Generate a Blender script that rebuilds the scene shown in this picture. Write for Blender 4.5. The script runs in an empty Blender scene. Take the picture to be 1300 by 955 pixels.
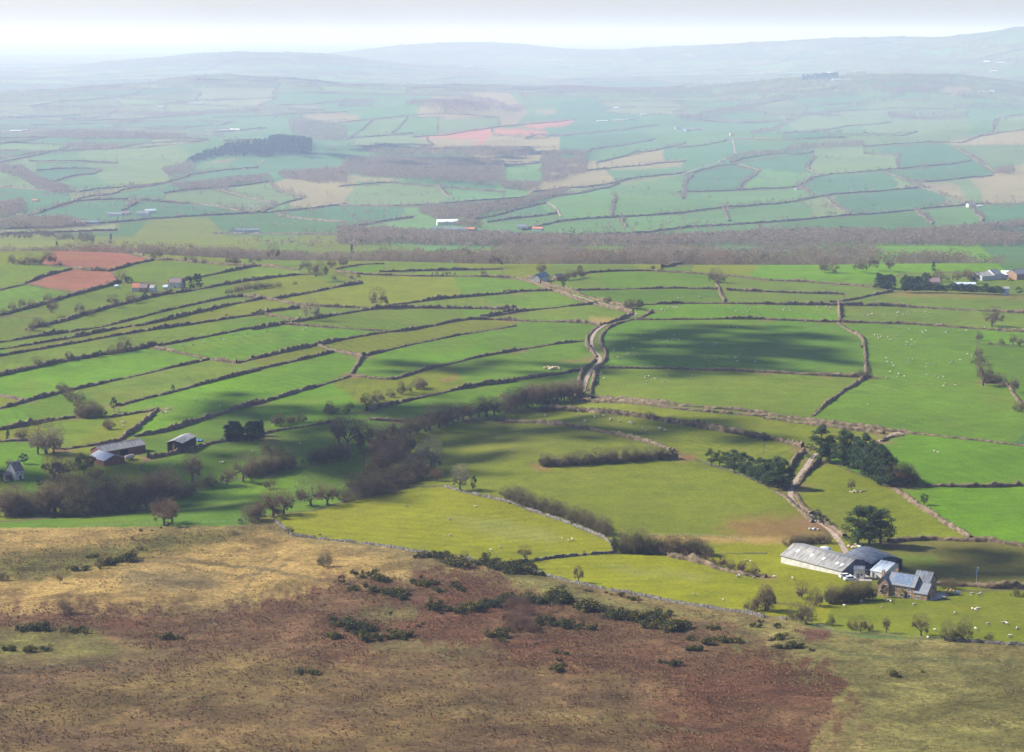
import bpy, math, random, time
import numpy as np
from mathutils import Vector, Matrix
T0=time.time()
R=math.radians
rng=np.random.default_rng(7); random.seed(7)
S=bpy.context.scene; COL=S.collection
# ---------------------------------------------------------------- camera model
F=2500.0; R0=44.0; CZ=260.0
PIT=math.atan((477.5-R0)/F); CP,SP=math.cos(PIT),math.sin(PIT)
def slope(row):
    q=(477.5-row)/F
    return (SP-q*CP)/(CP+q*SP)
# ground profile straight ahead: (photo row, distance)
KN=[(955,430),(865,500),(758,620),(660,750),(568,900),(450,1200),(362,1600),(338,1780),(339,1900),(341,2060),(334,2280),(318,2650),(295,3300),
    (250,4700),(205,6200),(175,7800),(150,9600),(130,11500),(112,14500),(99,17500),(86,22000),(69,32000),(58,46000),(54,62000)]
kx=[math.log(v) for v in (.5,4,20,60,150,290)]+[math.log(d) for r,d in KN]
ky=[1.2,1.05,.85,.66,.52,.43]+[slope(r) for r,d in KN]
kx=np.array(kx); ky=np.array(ky)
def pchip(x,y):
    h=np.diff(x); dl=np.diff(y)/h; m=np.zeros_like(y)
    for i in range(1,len(y)-1):
        if dl[i-1]*dl[i]>0:
            w1=2*h[i]+h[i-1]; w2=h[i]+2*h[i-1]
            m[i]=(w1+w2)/(w1/dl[i-1]+w2/dl[i])
    m[0]=dl[0]; m[-1]=dl[-1]
    return m
km=pchip(kx,ky)
def prof(lx):
    lx=np.clip(lx,kx[0],kx[-1]); i=np.clip(np.searchsorted(kx,lx)-1,0,len(kx)-2)
    h=kx[i+1]-kx[i]; t=(lx-kx[i])/h
    return ((2*t**3-3*t**2+1)*ky[i]+(t**3-2*t**2+t)*h*km[i]+(-2*t**3+3*t**2)*ky[i+1]+(t**3-t**2)*h*km[i+1])
# value noise -------------------------------------------------------
_T=rng.random((256,256)).astype(np.float64)
def vn(x,y):
    xi=np.floor(x).astype(np.int64); yi=np.floor(y).astype(np.int64); fx=x-xi; fy=y-yi
    fx=fx*fx*(3-2*fx); fy=fy*fy*(3-2*fy)
    a=_T[xi&255,yi&255]; b=_T[(xi+1)&255,yi&255]; c=_T[xi&255,(yi+1)&255]; d=_T[(xi+1)&255,(yi+1)&255]
    return (a*(1-fx)+b*fx)*(1-fy)+(c*(1-fx)+d*fx)*fy
def fbm(x,y,s,o=4):
    v=0; a=.5; n=0
    for k in range(o):
        v=v+a*vn(x/s+17.3*k,y/s+9.1*k); n+=a; a*=.5; s/=2.03
    return v/n*2-1
# hills: photo column, distance, width in columns, depth, height
HILLS=[(310,6700,100,420,44),(80,7600,150,800,18),(300,12600,230,1400,115),(560,9600,100,600,62),(690,12500,160,1000,40),(1130,11700,240,900,180),(1340,8200,170,900,55),
       (1420,17000,260,2600,480),(1130,20500,190,2500,240),(330,19000,200,1900,190),(600,24500,190,2600,250),(900,22000,190,2300,170),(1010,7600,130,800,30),(820,4300,160,400,16),(150,4600,160,500,14),(560,5300,130,500,16),
       (110,1990,270,190,15),(-300,1990,270,190,15),(480,1900,130,120,4),(760,1880,160,90,2.5),(1250,1850,200,100,3),(300,1450,200,150,1.5),(880,1500,200,250,2.5),(1190,720,90,55,-2.0),(520,640,200,60,2.0),(150,640,90,50,2.0)]
STREAM=[(-200,640),(60,640),(190,628),(300,610),(420,610),(500,590),(560,560),(640,530),(735,508)]
def stream_pts():
    return [((px-650)/F*d, d) for px,r in STREAM for d in [float(np.interp(r,[k[0] for k in KN][::-1] if False else [338,362,450,568,660,758],[1780,1600,1200,900,750,620]))]]
SPT=stream_pts()
def H(x,y):
    x=np.asarray(x,float); y=np.asarray(y,float)
    D=np.maximum(y,.5)
    z=CZ-1.7*np.exp(-np.maximum(y,0)/6)-D*prof(np.log(D))
    u=x/D*F+650
    for px,d0,sx,sd,h in HILLS:
        X=(px-650)/F*d0; wx=sx/F*d0
        z=z+h*np.exp(-((x-X)/wx)**2-((y-d0)/sd)**2)
    m=(y>500)&(y<1400)
    if np.any(m):
        xs=x[m]; ys=y[m]; best=np.full(xs.shape,1e9)
        for (ax,ay),(bx,by) in zip(SPT[:-1],SPT[1:]):
            dx,dy=bx-ax,by-ay; t=np.clip(((xs-ax)*dx+(ys-ay)*dy)/(dx*dx+dy*dy),0,1)
            best=np.minimum(best,np.hypot(xs-ax-t*dx,ys-ay-t*dy))
        zz=np.array(z); zz[m]-=5.0*np.exp(-(best/34)**2); z=zz
    amp=np.interp(D,[100,450,900,2500,6000,12000,30000],[0,.7,.9,2.2,14,22,8])
    wl=np.interp(D,[100,450,900,2500,6000,12000],[60,60,130,330,1100,2400])
    # piecewise wavelength bands, blended
    b=fbm(x,y,120,3)*np.interp(D,[300,450,1200,2500,4500],[0,.55,.9,.6,0])
    b=b+fbm(x+900,y,520,3)*np.interp(D,[1900,2700,6500,12000,25000],[0,6,24,22,0])
    b=b+fbm(x,y+3000,1900,4)*np.interp(D,[4000,8000,15000,25000,60000],[0,34,60,60,12])
    b=b+fbm(x+50,y+77,9,3)*np.interp(D,[100,420,800,1000],[.3,.35,.25,0])*moor_amt(u,D)
    return z+b
def moor_amt(u,D):
    # rough ground only where the moor is (nearer than the boundary walls)
    edge=np.interp(u,[-300,0,300,380,520,620,700,760,860,970,1040,1120,1300,1700],[742,742,742,712,690,672,655,638,605,600,590,570,548,530])
    return np.clip((edge-D)/25,0,1)
def ray(px,py):
    px=np.asarray(px,float); py=np.asarray(py,float)
    a=(px-650)/F; q=(477.5-py)/F
    return a, CP+q*SP, -SP+q*CP
TG=np.exp(np.linspace(math.log(300),math.log(66000),900))
def ground(px,py):
    """point of the terrain seen at a photo position (N arrays) -> x,y,z"""
    px=np.atleast_1d(np.asarray(px,float)); py=np.atleast_1d(np.asarray(py,float))
    X=np.empty(len(px)); Y=np.empty(len(px)); Z=np.empty(len(px))
    for s in range(0,len(px),2000):
        a,b,c=ray(px[s:s+2000],py[s:s+2000])
        sl=c/b; ax=a/b
        xs=ax[:,None]*TG[None]; ys=np.broadcast_to(TG[None],xs.shape)
        hz=H(xs,ys); rz=CZ+sl[:,None]*TG[None]
        below=rz<hz; k=np.argmax(below,1); k[~below.any(1)]=len(TG)-1; k=np.maximum(k,1)
        i=np.arange(len(k)); d0=(rz-hz)[i,k-1]; d1=(rz-hz)[i,k]
        t=np.clip(d0/(d0-d1+1e-9),0,1); y=TG[k-1]*(1-t)+TG[k]*t
        X[s:s+2000]=ax*y; Y[s:s+2000]=y
    Z=H(X,Y)
    return X,Y,Z
def project(x,y,z):
    dz=z-CZ; f=y*CP-dz*SP; up=y*SP+dz*CP
    return 650+F*x/f, 477.5-F*up/f
def gp(px,py):
    x,y,z=ground([px],[py]); return Vector((x[0],y[0],z[0]))
CROPS={'A':(0,290,3.9394),'B':(320,290,3.9394),'C':(640,290,3.9394),'D':(970,290,3.9394),'E':(0,500,3.9394),'F':(320,500,3.9394),'G':(640,500,3.9394),
'H':(970,500,3.9394),'I':(0,660,3.9394),'J':(320,660,3.9394),'K':(640,660,3.9394),'L':(970,660,3.9394),'X':(0,0,2.9545),'Y':(430,0,2.9545),'Z':(860,0,2.9545),
'M':(980,670,5.4167),'N':(0,530,4.643),'O':(700,560,4.333),'Q':(0,40,3.9394),'R':(320,40,3.294),'S':(1090,320,6.19),'P':(0,0,1.0)}
def cp(c,x,y):
    ox,oy,s=CROPS[c]; return ox+x/s, oy+y/s
def parse(line):
    """'A 1,2 3,4' -> list of photo points"""
    t=line.split(); return [cp(t[0],*map(float,p.split(','))) for p in t[1:]]
# ---------------------------------------------------------------- materials
def mat(name,c1,c2=None,scale=1.0,rough=.85,bump=0,c3=None,detail=4,coord='Object',lo=.35,hi=.65,spec=.2,metal=0):
    m=bpy.data.materials.new(name); m.use_nodes=True; nt=m.node_tree; b=nt.nodes['Principled BSDF']
    b.inputs['Roughness'].default_value=rough; b.inputs['Specular IOR Level'].default_value=spec; b.inputs['Metallic'].default_value=metal
    if c2 is None: b.inputs['Base Color'].default_value=(*c1,1); return m
    if coord=='World':
        g=nt.nodes.new('ShaderNodeNewGeometry'); vec=g.outputs['Position']
    else:
        g=nt.nodes.new('ShaderNodeTexCoord'); vec=g.outputs['Object']
    n=nt.nodes.new('ShaderNodeTexNoise'); n.inputs['Scale'].default_value=scale; n.inputs['Detail'].default_value=detail
    nt.links.new(vec,n.inputs['Vector'])
    r=nt.nodes.new('ShaderNodeValToRGB'); r.color_ramp.elements[0].position=lo; r.color_ramp.elements[1].position=hi
    r.color_ramp.elements[0].color=(*c1,1); r.color_ramp.elements[1].color=(*c2,1)
    if c3:
        e=r.color_ramp.elements.new((lo+hi)/2); e.color=(*c3,1)
    nt.links.new(n.outputs['Fac'],r.inputs['Fac']); nt.links.new(r.outputs['Color'],b.inputs['Base Color'])
    if bump:
        bp=nt.nodes.new('ShaderNodeBump'); bp.inputs['Strength'].default_value=bump; bp.inputs['Distance'].default_value=.3
        nt.links.new(n.outputs['Fac'],bp.inputs['Height']); nt.links.new(bp.outputs['Normal'],b.inputs['Normal'])
    return m
# ---------------------------------------------------------------- mesh helpers
def np_mesh(name,V,Fc,mats,mi=None,smooth=False):
    """V (n,3), Fc (m,k) array or list of arrays with differing k"""
    me=bpy.data.meshes.new(name)
    if not isinstance(Fc,list): Fc=[Fc]
    Fc=[np.asarray(f,np.int32) for f in Fc if len(f)]
    V=np.asarray(V,np.float32)
    me.vertices.add(len(V)); me.vertices.foreach_set('co',V.ravel())
    nl=sum(f.size for f in Fc); nf=sum(len(f) for f in Fc)
    me.loops.add(nl); me.loops.foreach_set('vertex_index',np.concatenate([f.ravel() for f in Fc]))
    me.polygons.add(nf)
    tot=np.concatenate([np.full(len(f),f.shape[1],np.int32) for f in Fc]); st=np.concatenate([[0],np.cumsum(tot)[:-1]]).astype(np.int32)
    me.polygons.foreach_set('loop_start',st)
    if mi is not None: me.polygons.foreach_set('material_index',np.asarray(mi,np.int32))
    if smooth: me.polygons.foreach_set('use_smooth',np.ones(nf,bool))
    for m in mats: me.materials.append(m)
    me.update(calc_edges=True)
    return me
def link(name,me,parent=None,loc=None):
    o=bpy.data.objects.new(name,me); COL.objects.link(o)
    if parent: o.parent=parent
    if loc is not None: o.location=loc
    return o
def tag(o,label=None,cat=None,group=None,kind=None):
    if label: o['label']=label
    if cat: o['category']=cat
    if group: o['group']=group
    if kind: o['kind']=kind
    return o
class MB:
    def __init__(s): s.v=[]; s.f=[]; s.mi=[]
    def poly(s,pts,mi=0):
        k=len(s.v); s.v+= [tuple(p) for p in pts]; s.f.append(tuple(range(k,k+len(pts)))); s.mi.append(mi)
    def box(s,x0,x1,y0,y1,z0,z1,mi=0):
        k=len(s.v); s.v+=[(x0,y0,z0),(x1,y0,z0),(x1,y1,z0),(x0,y1,z0),(x0,y0,z1),(x1,y0,z1),(x1,y1,z1),(x0,y1,z1)]
        for f in ((0,3,2,1),(4,5,6,7),(0,1,5,4),(1,2,6,5),(2,3,7,6),(3,0,4,7)): s.f.append(tuple(k+i for i in f)); s.mi.append(mi)
    def prism(s,sec,x0,x1,mi=0):
        """section of (y,z) points extruded along x"""
        k=len(s.v); n=len(sec)
        s.v+=[(x0,y,z) for y,z in sec]+[(x1,y,z) for y,z in sec]
        s.f.append(tuple(k+i for i in range(n))[::-1]); s.mi.append(mi)
        s.f.append(tuple(k+n+i for i in range(n))); s.mi.append(mi)
        for i in range(n):
            j=(i+1)%n; s.f.append((k+i,k+j,k+n+j,k+n+i)); s.mi.append(mi)
    def tube(s,p0,p1,r0,r1,n=6,mi=0):
        p0=Vector(p0); p1=Vector(p1); d=(p1-p0).normalized(); a=d.orthogonal().normalized(); b=d.cross(a); k=len(s.v)
        for p,r in ((p0,r0),(p1,r1)):
            for i in range(n):
                t=2*math.pi*i/n; s.v.append(tuple(p+a*r*math.cos(t)+b*r*math.sin(t)))
        for i in range(n):
            j=(i+1)%n; s.f.append((k+i,k+j,k+n+j,k+n+i)); s.mi.append(mi)
        s.f.append(tuple(k+n+i for i in range(n))); s.mi.append(mi)
    def ell(s,c,r,n=8,m=6,mi=0,cut=-1):
        k=len(s.v)
        for j in range(m+1):
            ph=-math.pi/2+math.pi*j/m
            if cut>-1: ph=math.asin(cut)+(math.pi/2-math.asin(cut))*j/m
            for i in range(n):
                t=2*math.pi*i/n; s.v.append((c[0]+r[0]*math.cos(ph)*math.cos(t),c[1]+r[1]*math.cos(ph)*math.sin(t),c[2]+r[2]*math.sin(ph)))
        for j in range(m):
            for i in range(n):
                i2=(i+1)%n; s.f.append((k+j*n+i,k+j*n+i2,k+(j+1)*n+i2,k+(j+1)*n+i)); s.mi.append(mi)
    def build(s,name,mats,parent=None,smooth=False):
        if not isinstance(mats,(list,tuple)): mats=[mats]
        me=bpy.data.meshes.new(name); me.from_pydata(s.v,[],s.f)
        for m in mats: me.materials.append(m)
        me.polygons.foreach_set('material_index',s.mi)
        if smooth: me.polygons.foreach_set('use_smooth',[True]*len(s.f))
        me.update(); return link(name,me,parent)
SKY=.066; SUN=4.7; EXPO=1.02; HDEN=.80e-4; HCOL=(.54,.67,1.0); HG=.12; HTOP=150; VB=1
# ---------------------------------------------------------------- traced field boundaries (photo crops); kind: h low hedge, t tall shrubby, n none (edge only), w stone wall, f far hedge
LINES='''
h A 540,85 600,115 700,140 770,155 900,160 1100,180 1300,190 | h A 557,212 640,190 770,160 | h A 360,195 430,210 557,215 | h A 125,275 220,240 360,205
h A 0,310 60,295 125,280 | n A 180,180 270,110 540,85 | n A 0,180 180,180 360,195 | t A 0,440 120,405 270,365 400,325 500,300 600,270 | n A 125,280 300,310 400,325 | n A 600,270 557,215
t A 150,500 260,480 400,440 520,405 650,370 760,345 850,325 | h A 850,330 960,312 1080,290 1200,270 1300,250 | h A 850,275 1000,245 1150,215 1290,188 | n A 600,270 850,275
n A 70,442 180,450 220,485 | n A 0,445 70,442 | h A 0,570 150,548 300,525 480,500 600,472 800,420 1000,375 1180,340 1310,350 | h A 0,605 200,575 400,540 520,515 655,490 | h A 680,490 850,455 1000,420 1150,385 1310,352 | n A 655,490 680,490
h A 0,640 200,605 400,570 560,540 660,525 850,495 1000,475 1150,450 1310,430 | t A 0,740 120,710 300,670 450,645 560,625 680,610 775,580
h A 775,590 900,570 1050,540 1200,510 1310,493 | h A 775,600 900,625 1050,655 1180,675 | h A 1180,675 1240,660 1310,645 | h A 0,905 140,865 270,830 400,800 600,755 800,710 1050,655
h A 0,835 60,850 130,865 | h A 590,890 700,860 860,820 915,805 1050,770 1200,730 1300,707 | h E 790,80 700,95 600,110 550,120 | h E 600,235 660,190 740,130 790,80
h A 1150,915 1300,870 | h E 680,215 830,190 950,150 1100,105 1270,52
h B 0,262 150,240 310,228 | h B 50,185 150,200 240,208 | h B 420,205 500,190 600,178 660,178 | h B 420,215 500,228 590,232 750,238 950,240 1150,240 1310,250 | h B 640,218 800,215 1000,210 1250,205
h B 120,355 300,320 450,290 550,275 | h B 0,355 60,352 120,360 200,380 330,390 440,395 500,397 620,402 | h B 0,435 100,415 240,400 | h B 70,435 150,447 240,460 | n B 550,275 420,215 | n B 240,400 330,390
h B 0,508 150,480 240,465 330,450 450,430 560,412 660,400 760,378 900,358 1050,345 1320,322 | h B 670,400 900,400 1100,402 1320,406 | h B 170,480 300,490 450,500 600,510 680,515
h B 0,655 150,622 320,585 500,548 680,518 765,515 900,490 1000,468 1105,455 1220,435 1310,425 | h B 1110,457 1200,457 1310,462 | h B 320,585 370,600 420,615 480,630 555,645
h B 0,712 150,680 280,650 405,618 | h B 560,640 700,605 845,572 1000,540 1150,515 1320,488 | h B 555,645 520,700 495,735 | h B 0,885 100,860 200,828 330,790 490,740
h B 495,735 560,745 700,757 725,752 860,710 1000,675 1125,645 1320,613 | h B 570,915 690,885 850,845 1000,810 1150,785 1320,765 | n B 380,930 570,915
h C 0,240 120,265 220,302 340,348 440,378 560,405 640,425 | h C 645,432 580,460 500,482 | h C 485,487 430,520 408,560 425,610 465,645 | h C 455,660 420,690 385,720 375,780 372,845
h C 740,418 700,442 660,452 600,468 540,487 492,522 480,560 490,600 515,640 490,680 455,705 450,760 430,845 | n C 640,425 645,432 | n C 500,482 485,487 | n C 465,645 455,660
h C 120,245 220,285 330,315 420,345 520,375 620,395 | n C 620,395 740,418 | h C 0,322 120,315 250,312 | h C 0,427 150,408 300,392 465,378 | h C 0,405 60,405 | h C 0,460 130,465 280,468 420,475 485,487
h C 0,620 120,600 250,580 400,563 | h C 0,768 200,740 385,712 | h C 390,240 400,225 550,215 700,212 850,220 1030,230 1110,238 1310,258 | t C 790,195 850,190 940,180
h C 330,312 600,305 855,300 1070,305 | h C 640,385 760,380 900,376 1100,376 1310,378 | h C 1055,240 1070,305 1100,360 1100,376 | h C 660,455 800,458 1050,455 1300,455 | h C 480,700 650,700 850,703 1100,712 1310,720
n C 250,312 330,312 | n C 560,375 620,392 700,385 | h C 372,845 500,850 700,865 850,885 1050,900 1310,925 | h C 380,862 600,872 800,895 1000,918 1310,942 | h C 1110,310 1300,318
h D 0,258 150,265 350,278 500,290 | h D 0,318 200,325 400,330 | h D 330,372 450,358 540,335 640,318 | h D 0,380 200,383 400,385 600,388 800,398 1000,408 1150,415 1310,425
h D 370,372 378,430 378,470 | h D 0,455 150,462 280,468 370,470 | h D 385,470 600,475 800,483 1000,498 1200,512 1310,520 | h D 370,475 420,510 490,545 505,600 505,680 510,745
h D 0,718 200,732 350,740 510,745 | h D 510,745 420,800 350,850 290,900 240,940 | n D 500,290 640,318 | n D 640,318 900,325 1310,340 | n D 1075,500 1065,600 1070,680 1095,770 | h D 1095,772 1180,778 1230,795 1260,850 1310,905
n D 1065,572 1310,592 | n D 500,290 700,225 1310,215 
h E 0,182 120,160 250,135 375,120 | n E 375,120 550,120 | h E 0,240 130,235 200,235 | h E 310,280 420,265 600,238 | n E 200,235 310,280
h E 740,325 880,300 1000,265 1100,240 1310,218 | n E 600,238 740,325 | n E 0,430 150,500 230,520 | n E 0,690 200,680 400,685 700,670 1000,665 1310,662
n E 740,325 700,370 880,520 | n E 880,520 1100,445 1310,400 | n E 0,640 400,610 740,580 800,620 880,520 
h F 0,215 100,190 250,165 390,145 | h F 590,130 750,140 | n F 390,145 590,130 570,95 | n F 0,420 210,370 470,330 560,290 | n F 0,640 110,600 300,585 440,545 600,510 820,465 960,462 | n F 440,545 560,440 560,290 740,215 930,170 1090,130 | h F 1090,130 1200,130 1320,138
w F 115,635 160,672 200,712 | n F 0,655 115,635 | w F 200,712 260,718 400,735 600,755 750,780 900,803 | w F 900,803 1050,825 1180,850 1310,878 | w K 80,240 200,280 350,315 500,350 700,385 900,425 1100,455 1230,472 1300,492 | n J 1170,200 1300,235
w F 960,465 1050,490 1180,520 1310,548 | w G 0,530 120,580 300,640 420,690 530,735 545,795 | w G 10,855 100,842 250,822 400,806 545,798 | n G 530,735 640,740 700,790
t G 150,82 300,80 430,92 640,112 800,140 950,165 1100,190 1200,202 1310,232 | n G 0,100 150,82 | h G 0,140 150,145 240,155 300,160 400,175 550,205 700,240 850,290 | t G 190,362 350,355 500,345 700,330 860,322
n G 850,290 900,310 1000,345 1150,390 1250,430 1330,470 | n G 545,798 700,797 820,810 | n G 720,712 900,712 1050,716 1180,735 1330,735 | h G 820,812 950,840 1050,870 1180,905 1310,918 | n G 820,810 1000,800 1310,800
h H 0,100 260,140 450,165 640,187 800,205 1000,225 1310,262 | h H 0,122 200,150 450,182 600,200 | h H 0,215 100,245 190,270 | h H 590,240 640,215 700,208 | n H 640,187 680,200 | n H 190,270 125,380 110,480 | n H 590,240 480,260 300,330 
h H 195,290 140,350 125,430 | h H 265,345 200,420 155,470 | h H 150,500 190,560 240,605 | h H 60,490 120,530 200,600 240,645 | h H 300,650 350,690 400,720 | n H 125,430 60,490 | n H 155,470 150,500 | n H 240,645 330,700 300,750 | n H 300,330 470,400 650,475
n H 400,720 450,760 620,745 | h H 690,465 850,465 1100,468 1310,460 | h H 650,478 720,530 800,580 900,650 1030,722 | h H 620,745 700,735 850,730 1030,738 1130,738 1310,768 | n H 650,478 690,465
h L 860,325 1050,332 1180,345 1310,345 | n L 780,290 860,325 | n H 600,780 700,880 800,930 | n L 640,390 860,400 1000,360 1310,350
w L -40,478 20,485 110,500 | n L 110,500 230,520 350,560 600,580 900,605 | w L 900,605 1100,617 1310,632 | n L 0,410 120,420 250,450 | n L 250,450 110,500 
n G 850,290 700,330 | n H 0,215 0,300
'''
FAR='''
X 0,440 150,440 300,430 | X 320,455 600,440 760,430 | X 0,610 100,590 200,570 260,545 | X 140,640 250,630 380,635 | X 110,605 440,610 | X 640,680 800,640 970,630 | X 620,725 780,705 960,690 1020,680
X 300,720 650,680 | X 780,705 900,735 1040,765 | X 590,750 800,770 930,800 980,795 | X 1010,680 1040,715 1150,740 1050,765 980,800 | X 110,810 250,760 350,750 530,750 460,790 | X 530,750 700,765
X 0,860 300,850 700,810 960,800 | X 980,800 1100,790 1300,765 | X 1050,810 1300,835 | X 0,880 440,865 | X 800,875 1300,880 | X 0,700 200,715 300,720 | X 160,690 380,640 | X 0,800 110,810 | X 200,780 640,680
X 0,520 200,515 | X 840,530 1000,525 | X 800,440 1050,430 1150,425 | X 760,490 820,500 1000,480 | X 1140,425 1300,420 | X 1130,455 1300,450
Y 200,685 620,720 | Y 0,700 200,685 | Y 0,770 280,775 500,755 700,740 | Y 370,690 430,745 | Y 60,850 280,815 | Y 490,830 700,780 780,760 | Y 560,835 820,800 | Y 690,865 800,835 940,820 1300,800 | Y 690,885 1100,880 1300,855
Y 730,720 1040,685 1300,645 | Y 800,740 1050,690 | Y 1040,740 1020,815 | Y 1060,820 1075,850 | Y 970,610 1100,580 1300,535 | Y 910,575 1050,545 1190,520 | Y 0,520 280,500 | Y 60,545 250,560 560,555 | Y 330,520 360,550 250,575
Y 40,520 130,450 | Y 200,500 260,440 | Y 370,490 370,440 | Y 280,515 570,478 890,448 | Y 570,478 580,505 780,515 | Y 0,460 200,440 600,440 | Y 620,620 760,610 | Y 930,640 1300,605 | Y 700,520 900,500 1200,470
Z 0,855 400,830 640,810 900,785 1100,768 1300,762 | Z 0,800 190,780 440,755 550,735 720,720 900,705 | Z 0,720 230,715 430,705 470,690 540,655 700,645 900,630 1100,605 | Z 230,715 270,670 310,640 | Z 460,695 510,735
Z 540,655 480,635 515,590 | Z 700,575 830,580 825,635 | Z 780,645 880,685 1090,665 1180,660 | Z 880,685 1090,762 | Z 1040,550 1120,600 1190,650 | Z 700,550 980,535 1180,500 1300,490 | Z 560,745 650,805 | Z 890,790 960,840
Z 170,780 195,830 | Z 20,745 30,680 60,660 | Z 400,500 620,475 800,460 | Z 540,490 620,510 900,495 | Z 210,520 400,525 630,515 | Z 0,555 180,530 | Z 60,650 200,615 310,640 | Z 200,610 510,570 | Z 1100,770 1150,830 | Z 860,885 1300,845
Z 860,915 1300,900 | Z 0,440 200,405 420,370 | Z 560,420 800,405 1040,410 | Z 300,330 460,345 600,330 | Z 800,340 1000,350 1300,380 | Z 1180,500 1210,440 1300,430
'''
# woods: crop, polygon, tree height m, kind, spacing m
WOODS='''
b X 170,500 420,492 700,505 690,525 400,525 180,520 | b X 250,545 330,538 460,555 400,568 280,562 | b X 150,405 300,402 450,412 300,420 160,418 | b X 370,420 560,418 700,425 690,440 480,432 370,432 | b X 0,625 90,635 150,680 240,700 260,720 200,730 110,690 0,650
b X 0,770 90,760 90,790 20,815 0,815 | b X 600,640 720,610 730,640 640,670 | b X 700,430 960,415 980,425 720,436 | e X 700,612 740,590 850,548 1000,536 1165,532 1170,578 1000,592 900,588 800,592 720,615 | b X 1040,655 1300,630 1300,690 1180,690 1060,670
b X 640,700 1000,660 1020,675 700,715 | b X 0,835 240,830 330,850 200,860 0,862 | b X 1080,440 1160,450 1300,480 1300,530 1200,530 1090,500
b Y 0,650 30,600 200,590 620,610 620,690 560,700 300,680 100,665 | b Y 760,575 930,575 930,650 860,670 760,690 | b Y 300,800 330,785 560,775 700,760 860,715 850,730 720,775 560,800 490,835 550,860 400,850 | b Y 600,690 760,690 720,720 620,710
b Y 90,560 300,570 560,560 740,570 700,595 400,592 120,585 | b Y 20,270 160,268 150,285 20,285 | b Y 430,272 600,270 590,290 440,290 | b Y 250,375 560,370 640,400 400,425 260,400 | b Y 380,400 560,395 560,420 400,430 | b Y 600,400 700,395 700,420 620,420
b Y 0,872 340,884 700,897 1300,902 1300,925 600,925 0,920 | b Y 0,380 130,375 130,400 0,410
b Z 180,600 450,545 700,535 700,550 460,565 200,612 | b Z 270,505 400,450 560,410 790,355 1040,295 1020,310 800,375 570,425 410,470 290,510 | b Z 0,440 150,415 300,375 520,340 500,355 330,390 200,430 0,455 | b Z 790,425 1090,425 1090,445 900,450 790,445
e Z 470,290 600,282 600,300 470,305 | b Z 200,325 420,298 420,304 230,332 | b Z 600,292 1300,285 1300,300 620,300 | b Z 1030,350 1300,345 1300,370 1040,365 | b Z 860,885 1120,862 1300,842 1300,856 1100,880 860,898 | b Z 0,900 300,885 560,875 860,880 1300,890 1300,925 0,925
b Z 1190,640 1260,632 1260,655 1200,658 | b Z 780,255 960,258 960,270 780,265 | b Z 0,310 100,305 90,325 0,325 | b Y 800,330 1300,325 1300,340 820,345 | b Z 1030,390 1300,395 1300,415 1040,410
'''
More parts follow.
